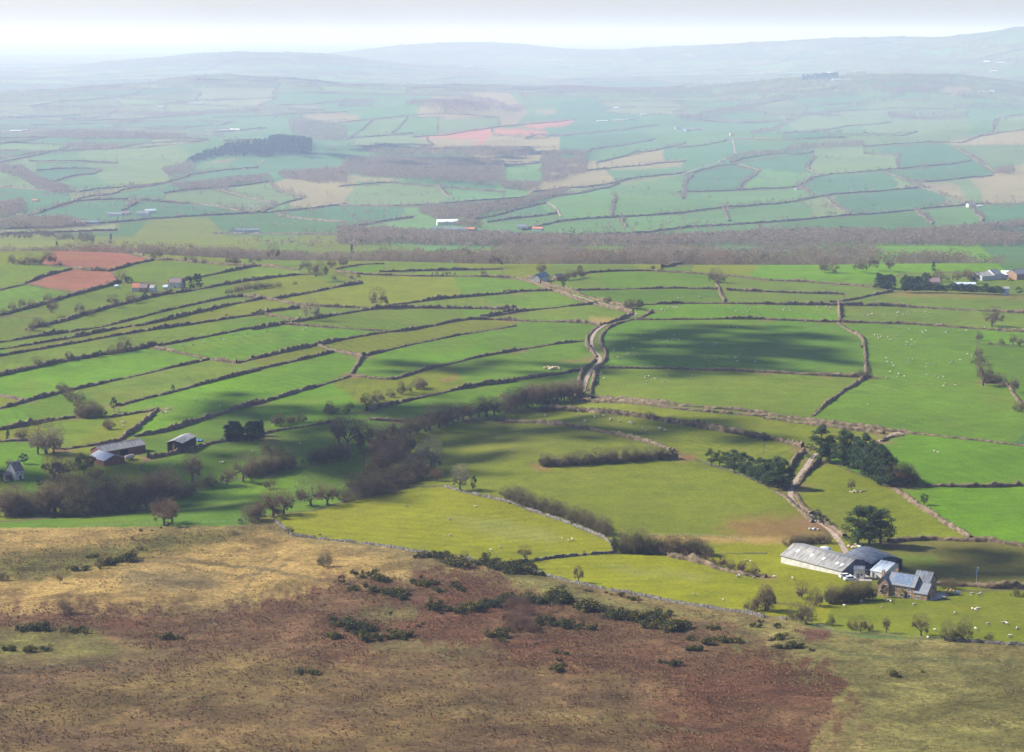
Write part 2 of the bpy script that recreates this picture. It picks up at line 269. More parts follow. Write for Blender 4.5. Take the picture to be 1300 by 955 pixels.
# field colours: name -> linear base colour ; seeds: crop x,y,name
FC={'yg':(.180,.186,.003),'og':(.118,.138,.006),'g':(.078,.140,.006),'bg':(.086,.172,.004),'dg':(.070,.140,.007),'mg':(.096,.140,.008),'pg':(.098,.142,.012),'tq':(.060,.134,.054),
'be':(.21,.175,.085),'rd':(.215,.085,.050),'pk':(.33,.125,.08),'br':(.110,.102,.020),'st':(.29,.20,.07),'sc':(.16,.12,.05),'pb':(.17,.175,.05),'fg':(.084,.162,.044),'fp':(.112,.160,.055)}
SEEDS='''
og A 100,120 | rd A 450,150 | rd A 350,260 | mg A 130,220 | g A 100,340 | mg A 350,400 | mg A 100,490 | mg A 800,220 | mg A 1150,240 | og A 900,90 | mg A 700,410 | mg A 1000,350 | mg A 250,550 | og A 900,460 | mg A 500,570 | og A 1000,440 | mg A 900,530
bg A 1150,580 | mg A 600,600 | bg A 500,720 | pg A 700,780 | pg A 1150,700 | bg A 1000,850 | g A 200,900 | og A 40,860 | bg E 1100,60 | mg E 400,170 | og E 500,215 | bg E 60,280 | og E 60,215 | og E 400,300 | g E 1000,210 | g E 900,350 | bg E 60,140
mg B 100,220 | pg B 330,190 | og B 400,170 | mg B 700,200 | og B 250,280 | og B 700,300 | og B 80,330 | og B 60,390 | pg B 300,425 | g B 60,465 | mg B 1000,375 | mg B 700,450 | pg B 1200,445 | bg B 300,530 | og B 700,570 | og B 150,640 | bg B 250,720 | bg B 800,640 | og B 600,800 | g B 1000,870
g C 100,280 | g C 100,360 | pg C 300,430 | g C 300,500 | g C 200,650 | g C 200,790 | pg C 300,215 | g C 700,260 | g C 700,335 | pg C 1200,280 | pg C 1200,345 | bg C 1000,415 | dg C 900,580 | mg C 900,800 | og C 1000,200 | og C 120,185
bg D 200,230 | pg D 200,295 | pg D 200,355 | bg D 200,415 | dg D 200,600 | mg D 200,830 | pg D 800,355 | pg D 800,440 | g D 700,600 | pg D 1200,480 | g D 1200,680 | mg D 1200,240 | bg D 1200,545
bg F 400,60 | g F 300,230 | g F 300,370 | og F 1150,230 | g F 1000,80 | yg F 700,620 | g E 500,640 | dg E 1000,560 | g F 150,520 | og G 500,60 | og G 800,110 | og G 700,190 | yg G 300,680 | og G 500,450 | og G 300,230 | yg G 500,870 
og H 100,160 | og H 60,180 | og H 60,240 | bg H 900,350 | bg H 1000,600 | og H 400,600 | br H 1000,830 | yg H 60,900 | og H 40,560 | og L 700,470 | yg L 100,300 | yg G 1250,830
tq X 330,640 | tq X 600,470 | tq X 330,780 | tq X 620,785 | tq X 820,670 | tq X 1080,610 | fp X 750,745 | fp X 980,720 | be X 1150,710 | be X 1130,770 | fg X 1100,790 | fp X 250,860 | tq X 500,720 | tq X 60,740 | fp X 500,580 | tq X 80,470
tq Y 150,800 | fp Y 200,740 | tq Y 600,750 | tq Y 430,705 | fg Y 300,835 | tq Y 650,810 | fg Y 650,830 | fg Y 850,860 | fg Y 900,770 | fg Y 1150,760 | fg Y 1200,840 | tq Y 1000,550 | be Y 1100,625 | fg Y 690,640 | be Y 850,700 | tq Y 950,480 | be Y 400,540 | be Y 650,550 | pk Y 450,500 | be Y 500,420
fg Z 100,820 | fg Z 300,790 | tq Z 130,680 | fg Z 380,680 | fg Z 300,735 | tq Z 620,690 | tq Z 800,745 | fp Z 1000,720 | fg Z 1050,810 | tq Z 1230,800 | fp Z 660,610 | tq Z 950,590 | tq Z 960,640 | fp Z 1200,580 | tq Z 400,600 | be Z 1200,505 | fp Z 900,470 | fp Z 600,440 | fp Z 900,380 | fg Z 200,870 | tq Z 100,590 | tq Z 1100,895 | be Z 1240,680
'''
# painted patches of their own colour: colour, feather px, warp px, polygon
PATCH='''
st 6 5 P -400,672 100,668 200,672 310,675 385,692 480,705 530,722 450,745 330,760 150,775 -400,790
br 6 6 P 60,700 150,690 200,676 270,672 330,680 220,700 150,715 60,735 -400,745 -400,737
sc 8 4 P 150,725 250,725 300,745 240,752 150,745
mo 9 22 P -400,772 100,770 250,775 310,770 380,757 440,735 520,730 560,718 640,728 700,745 760,760 860,790 960,820 1010,835 1060,850 1080,870 1020,980 -400,980
mg2 5 6 P -400,796 40,797 130,802 150,815 220,830 240,840 150,845 90,850 -400,850
ol 12 20 P -400,850 100,850 200,830 330,820 420,838 560,835 640,848 760,852 830,868 840,980 -400,980
ol 6 5 P 620,735 700,740 760,757 850,770 960,785 960,830 880,815 800,790 740,775 680,765
gr 7 12 P 460,775 520,770 545,776 500,786 460,784
gr 7 12 P 480,815 560,820 640,825 640,830 560,830 480,825
sn 16 26 P 1010,780 1120,805 1300,825 1700,835 1700,980 1090,980 1075,860 1030,840 1010,820 960,830 950,790
br2 3 4 P 1005,797 1055,797 1050,810 1020,815
sn 3 4 P 640,722 700,735 760,757 860,775 950,785 950,790 850,782 740,765 640,738
'''
# patches painted on top of the fields
SPOTS='''
rd 5 4 P 905,668 960,655 1020,658 1050,668 1060,690 1000,690 940,682
rd 1.5 2 P 667,588 685,590 705,594 695,598 675,596 | rd 1.5 2 P 850,580 875,576 885,582 870,585 | rd 1.2 1.5 P 556,484 583,476 580,481 560,486 | rd 1 1 P 380,521 392,521 388,523 | rd 1 1.5 P 705,458 750,456 745,460 712,460
rd 1.5 1.5 P 1105,378 1140,372 1300,376 1300,379 1140,376 | st 1.5 2 P 820,680 1000,682 1010,690 900,689 820,684 | st 2 2 P 330,672 385,690 420,695 380,698 310,682 | st 1.5 1.5 P 745,403 790,405 775,411 755,409
rd 1 1 P 605,490 616,491 608,494 | rd 1 1 P 630,500 645,502 636,504 | rd 1 1 P 540,515 556,516 548,519 | rd 1 1 P 1035,475 1060,477 1050,480 | pb 4 4 P 560,655 640,660 720,680 700,690 620,680 | pb 4 4 P 760,715 900,730 900,738 800,730 | br 8 5 P 1150,700 1300,705 1300,740 1200,738 1140,720
pk 1 1 Y 285,518 570,480 575,500 330,522 | pk 1 1 Y 578,480 780,492 778,514 582,505 | pk 1 1 Y 660,470 890,448 860,468 740,485 | be 1 1 Y 280,545 380,520 540,525 500,550 350,580 | be 1 1 Y 560,555 740,540 700,570 580,570 | be 1 1 Y 700,705 1040,685 850,712 740,718
be 1 1 Y 390,400 600,395 640,430 400,450 | be 1 1 Y 740,410 820,412 810,430 740,425 | be 1 1 Y 0,430 80,430 70,455 0,460 | be 1 1 X 1140,430 1300,425 1290,455 1150,455 | be 1 1 Z 980,535 1180,500 1300,490 1300,512 1040,545 | be 1 1 Z 880,683 1040,690 1090,755
pk 1 1 X 730,625 900,590 850,605 | sc 3 3 Y 420,650 560,645 560,665 450,665 | be 1 1 Z 990,330 1090,325 1110,350 1040,360 | be 1 1 Y 0,655 250,672 200,682 0,675 | bg 3 3 H 650,800 850,810 880,850 700,860 | yg 3 2 X 420,700 640,672 650,684 440,712 | be 2 2 X 0,865 440,848 440,856 0,872
be 1 1 Y 1010,605 1300,600 1290,625 1020,640 | be .8 1 Y 1050,690 1300,645 1300,652 1060,694
'''
LANES='''
2.3 C 0,236 60,245 120,256 220,295 330,330 420,360 500,380 600,403 650,422 662,432 625,448 560,465 510,482 470,505 450,530 438,560 438,590 455,620 485,652 470,680 435,712 415,750 398,800 384,842
2.6 H 690,202 660,192 610,222 570,240 
2.3 H 262,300 240,320 215,360 185,395 165,430 140,460 128,500 140,535 170,565 225,605 265,640 310,665 345,700 385,750 405,790 420,830
2.2 X 905,640 925,630 990,600
2.5 Y 778,760 800,772 820,790 832,815
3.0 Z 0,658 100,630 165,605 205,590 222,575 212,550 205,525
'''
# ---------------------------------------------------------------- field raster
PX0,PX1,PY0,PY1=-400,1700,30,1000
RW,RH=PX1-PX0,PY1-PY0
bar=np.zeros((RH,RW),bool); LN=[]
def groups(txt):
    for ln in txt.strip().splitlines():
        for g in ln.split('|'):
            if g.strip(): yield g.strip()
for g in groups(LINES):
    k,rest=g[0],g[1:].strip(); LN.append([k,parse(rest)])
for g in groups(FAR): LN.append(['f',parse(g)])
def extend(p):
    for e,(a,b) in ((0,(0,1)),(-1,(-1,-2))):
        x,y=p[a]; x2,y2=p[b]
        if x<=2 or x>=1298:
            s=(y-y2)/(x-x2) if abs(x-x2)>1 else 0
            s=max(-.15,min(.15,s)); nx=x+(-330 if x<=2 else 330)
            q=(nx,y+s*(nx-x))
            if e==0: p=[q]+p
            else: p=p+[q]
    return p
for l in LN: l[1]=extend(l[1])
# snap open ends to the nearest other line
def seg_near(pt,skip):
    best=(1e9,None)
    for l in LN:
        if l is skip: continue
        for (ax,ay),(bx,by) in zip(l[1][:-1],l[1][1:]):
            dx,dy=bx-ax,by-ay; L=dx*dx+dy*dy
            if L==0: continue
            t=max(0,min(1,((pt[0]-ax)*dx+(pt[1]-ay)*dy)/L)); qx,qy=ax+t*dx,ay+t*dy
            d=math.hypot(pt[0]-qx,pt[1]-qy)
            if d<best[0]: best=(d,(qx,qy))
    return best
JOIN=[]
for l in LN:
    for i in (0,-1):
        d,q=seg_near(l[1][i],l)
        if 0<d<13: JOIN.append((l[1][i],q))
def draw(a,b,th):
    n=int(max(abs(b[0]-a[0]),abs(b[1]-a[1]))*2)+2
    xs=np.linspace(a[0],b[0],n)-PX0; ys=np.linspace(a[1],b[1],n)-PY0
    for dx in range(th):
        for dy in range(th):
            xi=(xs+dx-th/2+.5).astype(int); yi=(ys+dy-th/2+.5).astype(int)
            m=(xi>=0)&(xi<RW)&(yi>=0)&(yi<RH); bar[yi[m],xi[m]]=True
for k,p in LN:
    for a,b in zip(p[:-1],p[1:]): draw(a,b,2 if k!='f' else 1)
    if k=='f':
        for a,b in zip(p[:-1],p[1:]): draw((a[0],a[1]+.5),(b[0],b[1]+.5),2)
for a,b in JOIN: draw(a,b,2)
# patchwork of the far plain: jittered fields in plan
NET=[]
rn=random.Random(11)
def netpt(i,j,sp):
    h=random.Random(i*7919+j*104729+int(sp)); x=(i+h.uniform(-.3,.3))*sp*1.15; y=2600+(j+h.uniform(-.3,.3))*sp
    a=.35*math.sin(x/1700.0+1.3)+.3*math.sin(y/2300.0); return (x+a*sp*1.2+.18*(y-2600)*math.sin(y/5000),y+a*sp)
for sp,d0,d1 in ((310,2600,13000),(560,13000,30000)):
    for j in range(int((d0-2600)/sp),int((d1-2600)/sp)):
        w=int(.36*(2600+j*sp)/sp/1.15)+1
        for i in range(-w,w+1):
            a=netpt(i,j,sp)
            for q in ((i+1,j),(i,j+1)):
                if rn.random()<.13: continue
                NET.append((a,netpt(*q,sp)))
na=np.array(NET); ax,ay,bx,by=na[:,0,0],na[:,0,1],na[:,1,0],na[:,1,1]
pa=project(ax,ay,H(ax,ay)); pb=project(bx,by,H(bx,by))
def netlim(px): return np.interp(px,[-400,0,230,430,600,760,870,1000,1150,1300,1700],[250,215,190,135,124,140,158,160,128,122,122])
keep=(pa[1]<netlim(pa[0]))&(pb[1]<netlim(pb[0]))&(pa[1]>48)
NET=[NET[i] for i in np.nonzero(keep)[0]]; NETP=[(pa[0][i],pa[1][i],pb[0][i],pb[1][i]) for i in np.nonzero(keep)[0]]
for a0,a1,b0,b1 in NETP: draw((a0,a1),(b0,b1),1); draw((a0,a1+.5),(b0,b1+.5),1)
# connected regions (runs + union find)
par=[]
def find(a):
    while par[a]!=a: par[a]=par[par[a]]; a=par[a]
    return a
lab=np.full((RH,RW),-1,np.int32); prev=[]
for y in range(RH):
    row=~bar[y]; e=np.flatnonzero(np.diff(np.concatenate([[0],row.view(np.int8),[0]])))
    cur=[]; k=0
    for s,t in zip(e[::2],e[1::2]):
        i=len(par); par.append(i); cur.append((s,t,i))
        while k<len(prev) and prev[k][1]<=s: k+=1
        m=k
        while m<len(prev) and prev[m][0]<t:
            a,b=find(i),find(prev[m][2])
            if a!=b: par[max(a,b)]=min(a,b)
            m+=1
        lab[y,s:t]=i
    prev=cur
root=np.array([find(i) for i in range(len(par))]); lab=np.where(lab>=0,root[lab],-1)
ids,inv,cnt=np.unique(lab,return_inverse=True,return_counts=True); lab=inv.reshape(lab.shape)
ncol=np.zeros((len(ids),3)); 
yc=np.bincount(lab.ravel(),weights=np.repeat(np.arange(RH),RW))/cnt+PY0
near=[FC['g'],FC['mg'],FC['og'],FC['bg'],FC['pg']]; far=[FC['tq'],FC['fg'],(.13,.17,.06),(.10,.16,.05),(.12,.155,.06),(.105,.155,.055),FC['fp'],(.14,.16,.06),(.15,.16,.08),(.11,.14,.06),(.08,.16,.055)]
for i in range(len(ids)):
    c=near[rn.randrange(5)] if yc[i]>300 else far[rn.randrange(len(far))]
    f=rn.uniform(.85,1.15); ncol[i]=[v*f for v in c]
# every field is filled outward from a point inside it, all at the same pace
SD=[]; own=np.full((RH,RW),-1,np.int16)
for g in groups(SEEDS):
    t=g.split(); x,y=cp(t[1],*map(float,t[2].split(','))); SD.append((x,y,t[0])); own[int(y)-PY0,int(x)-PX0]=len(SD)-1
bar2=bar.copy()
for it in range(260):
    new=own.copy()
    for dy,dx in ((0,1),(0,-1),(1,0),(-1,0)):
        if dy and it%2: continue
        sh=np.roll(own,(dy,dx),(0,1)); m=(new<0)&(sh>=0)&~bar2; new[m]=sh[m]
    if it==int(70): bar2[:300-PY0]=True
    if (new==own).all(): break
    own=new
big=cnt>9000
for i in range(len(ids)):
    if big[i]: ncol[i]=(.055,.115,.03) if yc[i]>300 else (.075,.15,.05)
ncol[ids<0]=(.085,.08,.032)
def polymask(p):
    m=np.zeros((RH,RW),np.float32); n=len(p); P=[(x-PX0,y-PY0) for x,y in p]
    y0=max(0,int(min(q[1] for q in P))); y1=min(RH-1,int(max(q[1] for q in P))+1)
    for y in range(y0,y1+1):
        xs=[]
        for (ax,ay),(bx,by) in zip(P,P[1:]+P[:1]):
            if (ay<=y+.5)!=(by<=y+.5): xs.append(ax+(y+.5-ay)*(bx-ax)/(by-ay))
        xs.sort()
        for a,b in zip(xs[::2],xs[1::2]): m[y,max(0,int(a+.5)):max(0,min(RW,int(b+.5)))]=1
    return m
def blur(m,r):
    r=int(round(r))
    if r<1: return m
    for ax in (0,1):
        for _ in range(2):
            c=np.cumsum(np.pad(m,[(r+1,r) if a==ax else (0,0) for a in (0,1)],mode='edge'),axis=ax)
            m=(np.take(c,range(2*r+1,c.shape[ax]),ax)-np.take(c,range(0,c.shape[ax]-2*r-1),ax))/(2*r+1)
    return m
# ---------------------------------------------------------------- ground sheet
sl=np.concatenate([np.linspace(1.2,.40,60)[:-1],np.linspace(.40,slope(338),560)[:-1]])
Ds=[]
lx=np.linspace(math.log(.6),math.log(1780),60000); sv=prof(lx)
Ds=np.exp(np.interp(-sl,-sv,lx)); Ds=np.unique(np.concatenate([[.0],Ds,np.exp(np.linspace(math.log(1780),math.log(2450),70)),]))
lx=np.linspace(math.log(2451),math.log(60000),60000); sv=prof(lx)
Ds=np.unique(np.concatenate([Ds,np.exp(np.interp(-np.linspace(sv[0],sv[-1],300),-sv,lx)),np.exp(np.linspace(math.log(2500),math.log(60000),220))]))
cols=np.concatenate([np.linspace(-1.5,-.33,40)[:-1],np.linspace(-.33,.33,1150),np.linspace(.33,1.5,40)[1:]])
U,DD=np.meshgrid(cols,Ds); GX=(U*np.maximum(DD,8)).ravel(); GY=DD.ravel()
GZ=H(GX,GY)
ppx,ppy=project(GX,np.maximum(GY,30),GZ)
nr,nc=DD.shape
def wnoise(s,k): return fbm(GX/ (s)+k*31.7,GY/(s)+k*11.3,1.0,3)
fx=np.clip(ppx,PX0,PX1-2); fy=np.clip(ppy,PY0,PY1-2)
ii=(fy-PY0).astype(int); jj=(fx-PX0).astype(int)
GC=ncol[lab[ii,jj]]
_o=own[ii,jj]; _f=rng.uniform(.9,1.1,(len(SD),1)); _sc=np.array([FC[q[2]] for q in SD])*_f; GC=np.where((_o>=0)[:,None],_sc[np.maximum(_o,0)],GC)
wx=fbm(ppx,ppy,14,3); wy=fbm(ppx+500,ppy,9,3)
def samp(m,w):
    a=np.clip(fy+wy*w*1.2-PY0,0,RH-1).astype(int); b=np.clip(fx+wx*w*3-PX0,0,RW-1).astype(int)
    return m[a,b]
FCX=dict(FC); FCX.update(mo=(.100,.044,.022),mg2=(.150,.145,.032),ol=(.150,.102,.034),gr=(.115,.115,.035),sn=(.150,.135,.038),br2=(.12,.055,.04),st=(.30,.20,.062))
MOORP=[(-400,674),(0,674),(100,673),(300,670),(348,661),(371,681),(386,681),(421,687),(472,692),(510,698),(548,704),(586,710),(617,716),(650,722),(691,731),(729,740),(767,749),(818,758),(868,768),(919,776),(952,780),(998,787),(1030,800),(1070,808),(1122,814),(1200,815),(1300,821),(1700,835),(1700,1000),(-400,1000)]
MOORP=[(x,y-1.5) if y<900 else (x,y) for x,y in MOORP]; moor=samp(blur(polymask(MOORP),1),.6)
moor=np.maximum(moor,(GY<480)*1.0)
base=np.array((.20,.15,.052)); GC=GC*(1-moor[:,None])+base*moor[:,None]
mk=np.clip(fbm(GX,GY,26,4)*1.6+.5,0,1)
for txt in (PATCH,SPOTS):
    for g in groups(txt):
        t=g.split(); c=np.array(FCX[t[0]]); ft,wp=float(t[1]),float(t[2]); p=[cp(t[3],*map(float,q.split(','))) for q in t[4:]]
        m=samp(blur(polymask(p),ft),wp)
        if txt is PATCH: m=m*np.where(moor>0,1,0)
        m=m[:,None]; cc=c[None]
        if t[0]=='mo': cc=c[None]*(1-.45*mk[:,None])+np.array((.16,.105,.045))[None]*.45*mk[:,None]
        if t[0] in('ol','mg2'): cc=c[None]*(1-.5*mk[:,None])+np.array((.10,.05,.033))[None]*.5*mk[:,None]
        if txt is SPOTS and t[0]=='rd': m=m*.6
        if txt is SPOTS and t[0]in('pb','br','bg') : m=m*.5
        GC=GC*(1-m)+cc*m
# large, soft variation of the sward and damp lines
far_t=np.clip((GY-1500)/4000,0,1)
_sa=rng.uniform(0,3.14,len(SD)+1); _sa[::3]=.35; _th=_sa[np.maximum(_o,0)]; _ph=(GX*np.cos(_th)+GY*np.sin(_th)+3*fbm(GX,GY,60,2))/7.5
_ln=np.where((GY<1800)&(moor<.5),np.exp(-((_ph%1-.5)/.13)**2)*.17*np.clip(.5+1.5*fbm(GX,GY,90,2),0,1),0)
v=1+.08*fbm(GX,GY,8,3)*(GY<2300)-_ln+.16*fbm(GX,GY,38,4)+.12*fbm(GX+70,GY,210,3)+np.where(moor>.5,.5*fbm(GX,GY,13,3),0)
GC=GC*v[:,None]
_y=np.clip(1.6*fbm(GX+300,GY,33,4)-.1,0,1)*(moor<.5)*(GY<2600)*.30; GC=GC*(1-_y[:,None])+np.array((.15,.135,.02))*_y[:,None]
_w=np.clip(1.8*fbm(GX+900,GY+50,16,3)-.45,0,1)*(moor<.5)*(GY<2600)*.35; GC=GC*(1-_w[:,None])+np.array((.035,.075,.006))*_w[:,None]
# trodden ground at gateways
_e=[l[1][i] for l in LN if l[0] in 'ht' for i in (0,-1) if 0<l[1][i][0]<1300]; _ex,_ey,_=ground([q[0] for q in _e],[q[1] for q in _e]); _sel=np.nonzero((GY>560)&(GY<1800)&(moor<.5)&(np.abs(GX)<.3*GY))[0]
for _i in range(len(_e)):
    if _i%5 in (1,3): continue
    _s=_sel[np.abs(GX[_sel]-_ex[_i])<16]; _s=_s[np.abs(GY[_s]-_ey[_i])<24]; _d=np.hypot(GX[_s]-_ex[_i],(GY[_s]-_ey[_i])*.8)/(3.5+_i%4)+.5*fbm(GX[_s],GY[_s],4,2); _m=np.exp(-_d**2)[:,None]*.75; GC[_s]=GC[_s]*(1-_m)+np.array((.17,.095,.055))*_m
# sheep paths and vehicle tracks over the moor
for _t,_c in (('0,856 60,846 100,843 140,850 170,858',(.05,.045,.03)),('170,712 240,714 330,722 400,735 450,742',(.10,.08,.04)),('1000,806 1060,826 1130,838 1200,836 1300,842',(.09,.10,.03)),('1130,850 1160,835 1200,838 1300,856',(.08,.09,.03)),('480,800 540,820 580,845 600,875 640,900',(.16,.13,.05)),('760,775 850,790 930,800 990,812',(.08,.075,.03)),('300,735 350,722 365,718',(.12,.09,.05)),('200,880 420,900 700,905 900,930',(.15,.12,.05)),('350,705 300,760 260,800 150,870',(.15,.115,.05))):
    bar[:]=False; _p=[tuple(map(float,q.split(','))) for q in _t.split()]
    for _a,_b in zip(_p[:-1],_p[1:]): draw(_a,_b,1)
    _m=np.clip(samp(blur(bar.astype(np.float32),1)*2.2,3),0,.7)[:,None]*(moor[:,None]>.3); GC=GC*(1-_m)+np.array(_c)*_m
idx=np.arange(nr*nc).reshape(nr,nc)
Q=np.stack([idx[:-1,:-1],idx[:-1,1:],idx[1:,1:],idx[1:,:-1]],-1).reshape(-1,4)
gm=bpy.data.materials.new('ground_cover'); gm.use_nodes=True; nt=gm.node_tree; bs=nt.nodes['Principled BSDF']; L=nt.links.new
bs.inputs['Roughness'].default_value=.95; bs.inputs['Specular IOR Level'].default_value=.1
at=nt.nodes.new('ShaderNodeAttribute'); at.attribute_name='cover'; am=nt.nodes.new('ShaderNodeAttribute'); am.attribute_name='rough'
gn=nt.nodes.new('ShaderNodeNewGeometry')
def noise(scale,det,vec=None,dist=0,rough=.6):
    n=nt.nodes.new('ShaderNodeTexNoise'); n.inputs['Scale'].default_value=scale; n.inputs['Detail'].default_value=det; n.inputs['Roughness'].default_value=rough; n.inputs['Distortion'].default_value=dist
    L(vec or gn.outputs['Position'],n.inputs['Vector']); return n.outputs['Fac']
def mth(op,a,b,c=None):
    n=nt.nodes.new('ShaderNodeMath'); n.operation=op
    for i,v in enumerate((a,b,c)):
        if v is None: continue
        if isinstance(v,(int,float)): n.inputs[i].default_value=v
        else: L(v,n.inputs[i])
    return n.outputs[0]
n1=noise(.11,5); n2=noise(.75,6,rough=.72); n3=noise(.10,6,dist=.6,rough=.72); n4=noise(2.2,4,rough=.8)
def mrange(x,a,b,c,d):
    n=nt.nodes.new('ShaderNodeMapRange'); L(x,n.inputs[0])
    for i,v in enumerate((a,b,c,d)): n.inputs[i+1].default_value=v
    return n.outputs[0]
fld=mth('MULTIPLY',mrange(n1,.3,.7,.86,1.14),mrange(n2,.3,.7,.68,1.32))
mor=mth('MULTIPLY',mrange(n3,.36,.64,.62,1.38),mth('MULTIPLY',mrange(n2,.36,.64,.55,1.4),mrange(n4,.35,.65,.7,1.3)))
mx=nt.nodes.new('ShaderNodeMix'); L(am.outputs['Fac'],mx.inputs[0]); L(fld,mx.inputs[2]); L(mor,mx.inputs[3])
vm=nt.nodes.new('ShaderNodeVectorMath'); vm.operation='SCALE'; L(at.outputs['Color'],vm.inputs[0]); L(mx.outputs[0],vm.inputs['Scale'])
# rough ground: dead stalks show through as a second colour
m2=nt.nodes.new('ShaderNodeMix'); m2.data_type='RGBA'; m2.inputs[7].default_value=(.21,.155,.075,1)
L(mth('MULTIPLY',am.outputs['Fac'],mrange(noise(1.1,6,dist=.5,rough=.75),.52,.72,0,.55)),m2.inputs[0]); L(vm.outputs[0],m2.inputs[6]); L(m2.outputs[2],bs.inputs['Base Color'])
bp=nt.nodes.new('ShaderNodeBump'); bp.inputs['Distance'].default_value=1.0; L(mth('ADD',mth('MULTIPLY',n2,.6),n4),bp.inputs['Height']); L(mth('ADD',mth('MULTIPLY',am.outputs['Fac'],.55),.12),bp.inputs['Strength']); L(bp.outputs['Normal'],bs.inputs['Normal'])
me=np_mesh('ground',np.stack([GX,GY,GZ],1),Q,[gm],smooth=True)
ca=me.color_attributes.new('cover','FLOAT_COLOR','POINT'); ca.data.foreach_set('color',np.concatenate([np.clip(GC,0,1),np.ones((len(GC),1))],1).astype(np.float32).ravel())
ra=me.attributes.new('rough','FLOAT','POINT'); ra.data.foreach_set('value',moor.astype(np.float32))
gob=link('ground',me); tag(gob,'rolling farmland and moor grass',None,None,'structure')
print('ground',len(GX),time.time()-T0, 'regions',len(ids))
# ---------------------------------------------------------------- labels that say where
MARKS=[('the farmhouse with solar panels',1150,740),('the long white shed',1040,715),('the dark pine clump by the lane',1085,575),('the two big pines above the farm',1100,665),('the row of pines',945,590),
('the darkest shaded sheep field',930,435),('the pale winding lane',752,445),('the long whitewashed cottage',692,353),('the round bare tree on the plateau edge',911,350),('the lone bare tree in mid fields',478,378),
('the two red ploughed fields',112,335),('the cottage beside dark conifers',222,362),('the long timber barn',233,556),('the farm sheds with red brick walls',155,570),('the white woodside cottage',28,602),
('the spreading tree in the right-hand pasture',1260,400),('the low evergreen screen',1190,368),('the thorn row across the hill field',765,580),('the sunlit yellow-green pasture',560,660),('the moor wall',520,695),
('the ivy-clad stump in mid hedge',219,492),('the dark plantation',312,545),('the diagonal pasture hedge',1060,505),('the crossing track',1000,520),
('the far conifer wood',320,190),('the pale red far fields',650,165),('the distant village',190,275),('the distant white farm sheds',575,288),('the far white house',1235,260),('the far dark copse house',1022,238),('the broad far brown wood',540,215),
('the right-hand far ridge',1080,98),('the far rolling left hills',200,110),('the pale straw hillside',450,145)]
REG=[]
def reg(o,base,cat,px,py,group,rel='hedge',span=None): REG.append([o,base,cat,px,py,group,span])
ORD=['','second ','third ','fourth ','fifth ','sixth ','seventh ','eighth ','ninth ','tenth ','eleventh ','twelfth ']
def finish_labels():
    used={}
    for r in REG:
        o,base,cat,px,py,group,span=r
        best=min(MARKS,key=lambda m:math.hypot((m[1]-px),(m[2]-py)*2.2)); dx,dy=px-best[1],(py-best[2])*2.2
        if math.hypot(dx,dy)<14: d='beside'
        elif abs(dx)>abs(dy)*1.3: d='right of' if dx>0 else 'left of'
        elif abs(dy)>abs(dx)*1.3: d='nearer than' if dy>0 else 'beyond'
        else: d=('nearer, ' if dy>0 else 'beyond, ')+('right of' if dx>0 else 'left of')
        used.setdefault((base,d,best[0]),[]).append((math.hypot(dx,dy),r))
    for (base,d,mk),l in used.items():
        l.sort(key=lambda q:q[0])
        for i,(dist,r) in enumerate(l):
            if i==0: lb=f'{base} {d} {mk}'
            else: lb=f'{base}, {ORD[min(i,11)]}{d} {mk}'
            tag(r[0],lb,r[2],r[5] or (f'{r[2]} cluster {d} {mk}' if i>=11 else None))
# ---------------------------------------------------------------- hedges and walls
M_hedge=mat('hedge_twigs',(.075,.060,.032),(.21,.155,.095),.4,bump=.5,c3=(.135,.10,.06),coord='World',detail=6)
M_hedgef=mat('far_hedge_twigs',(.085,.078,.05),(.17,.14,.095),.12,coord='World')
M_stone=mat('dry_stone',(.05,.045,.038),(.21,.19,.16),1.3,bump=.6,c3=(.10,.09,.075),coord='World',detail=6)
def resample(P,step):
    P=np.asarray(P,float); d=np.hypot(*(P[1:]-P[:-1]).T); s=np.concatenate([[0],np.cumsum(d)]); n=max(2,int(s[-1]/step)+1)
    t=np.linspace(0,s[-1],n); return np.stack([np.interp(t,s,P[:,0]),np.interp(t,s,P[:,1])],1),s[-1]
def smooth(P):
    # round the traced corners a little
    P=[np.array(p) for p in P]
    if len(P)<3: return P
    out=[P[0]]
    for a,b in zip(P[:-1],P[1:]):
        out+= [a*.75+b*.25,a*.25+b*.75]
    out.append(P[-1]); return out
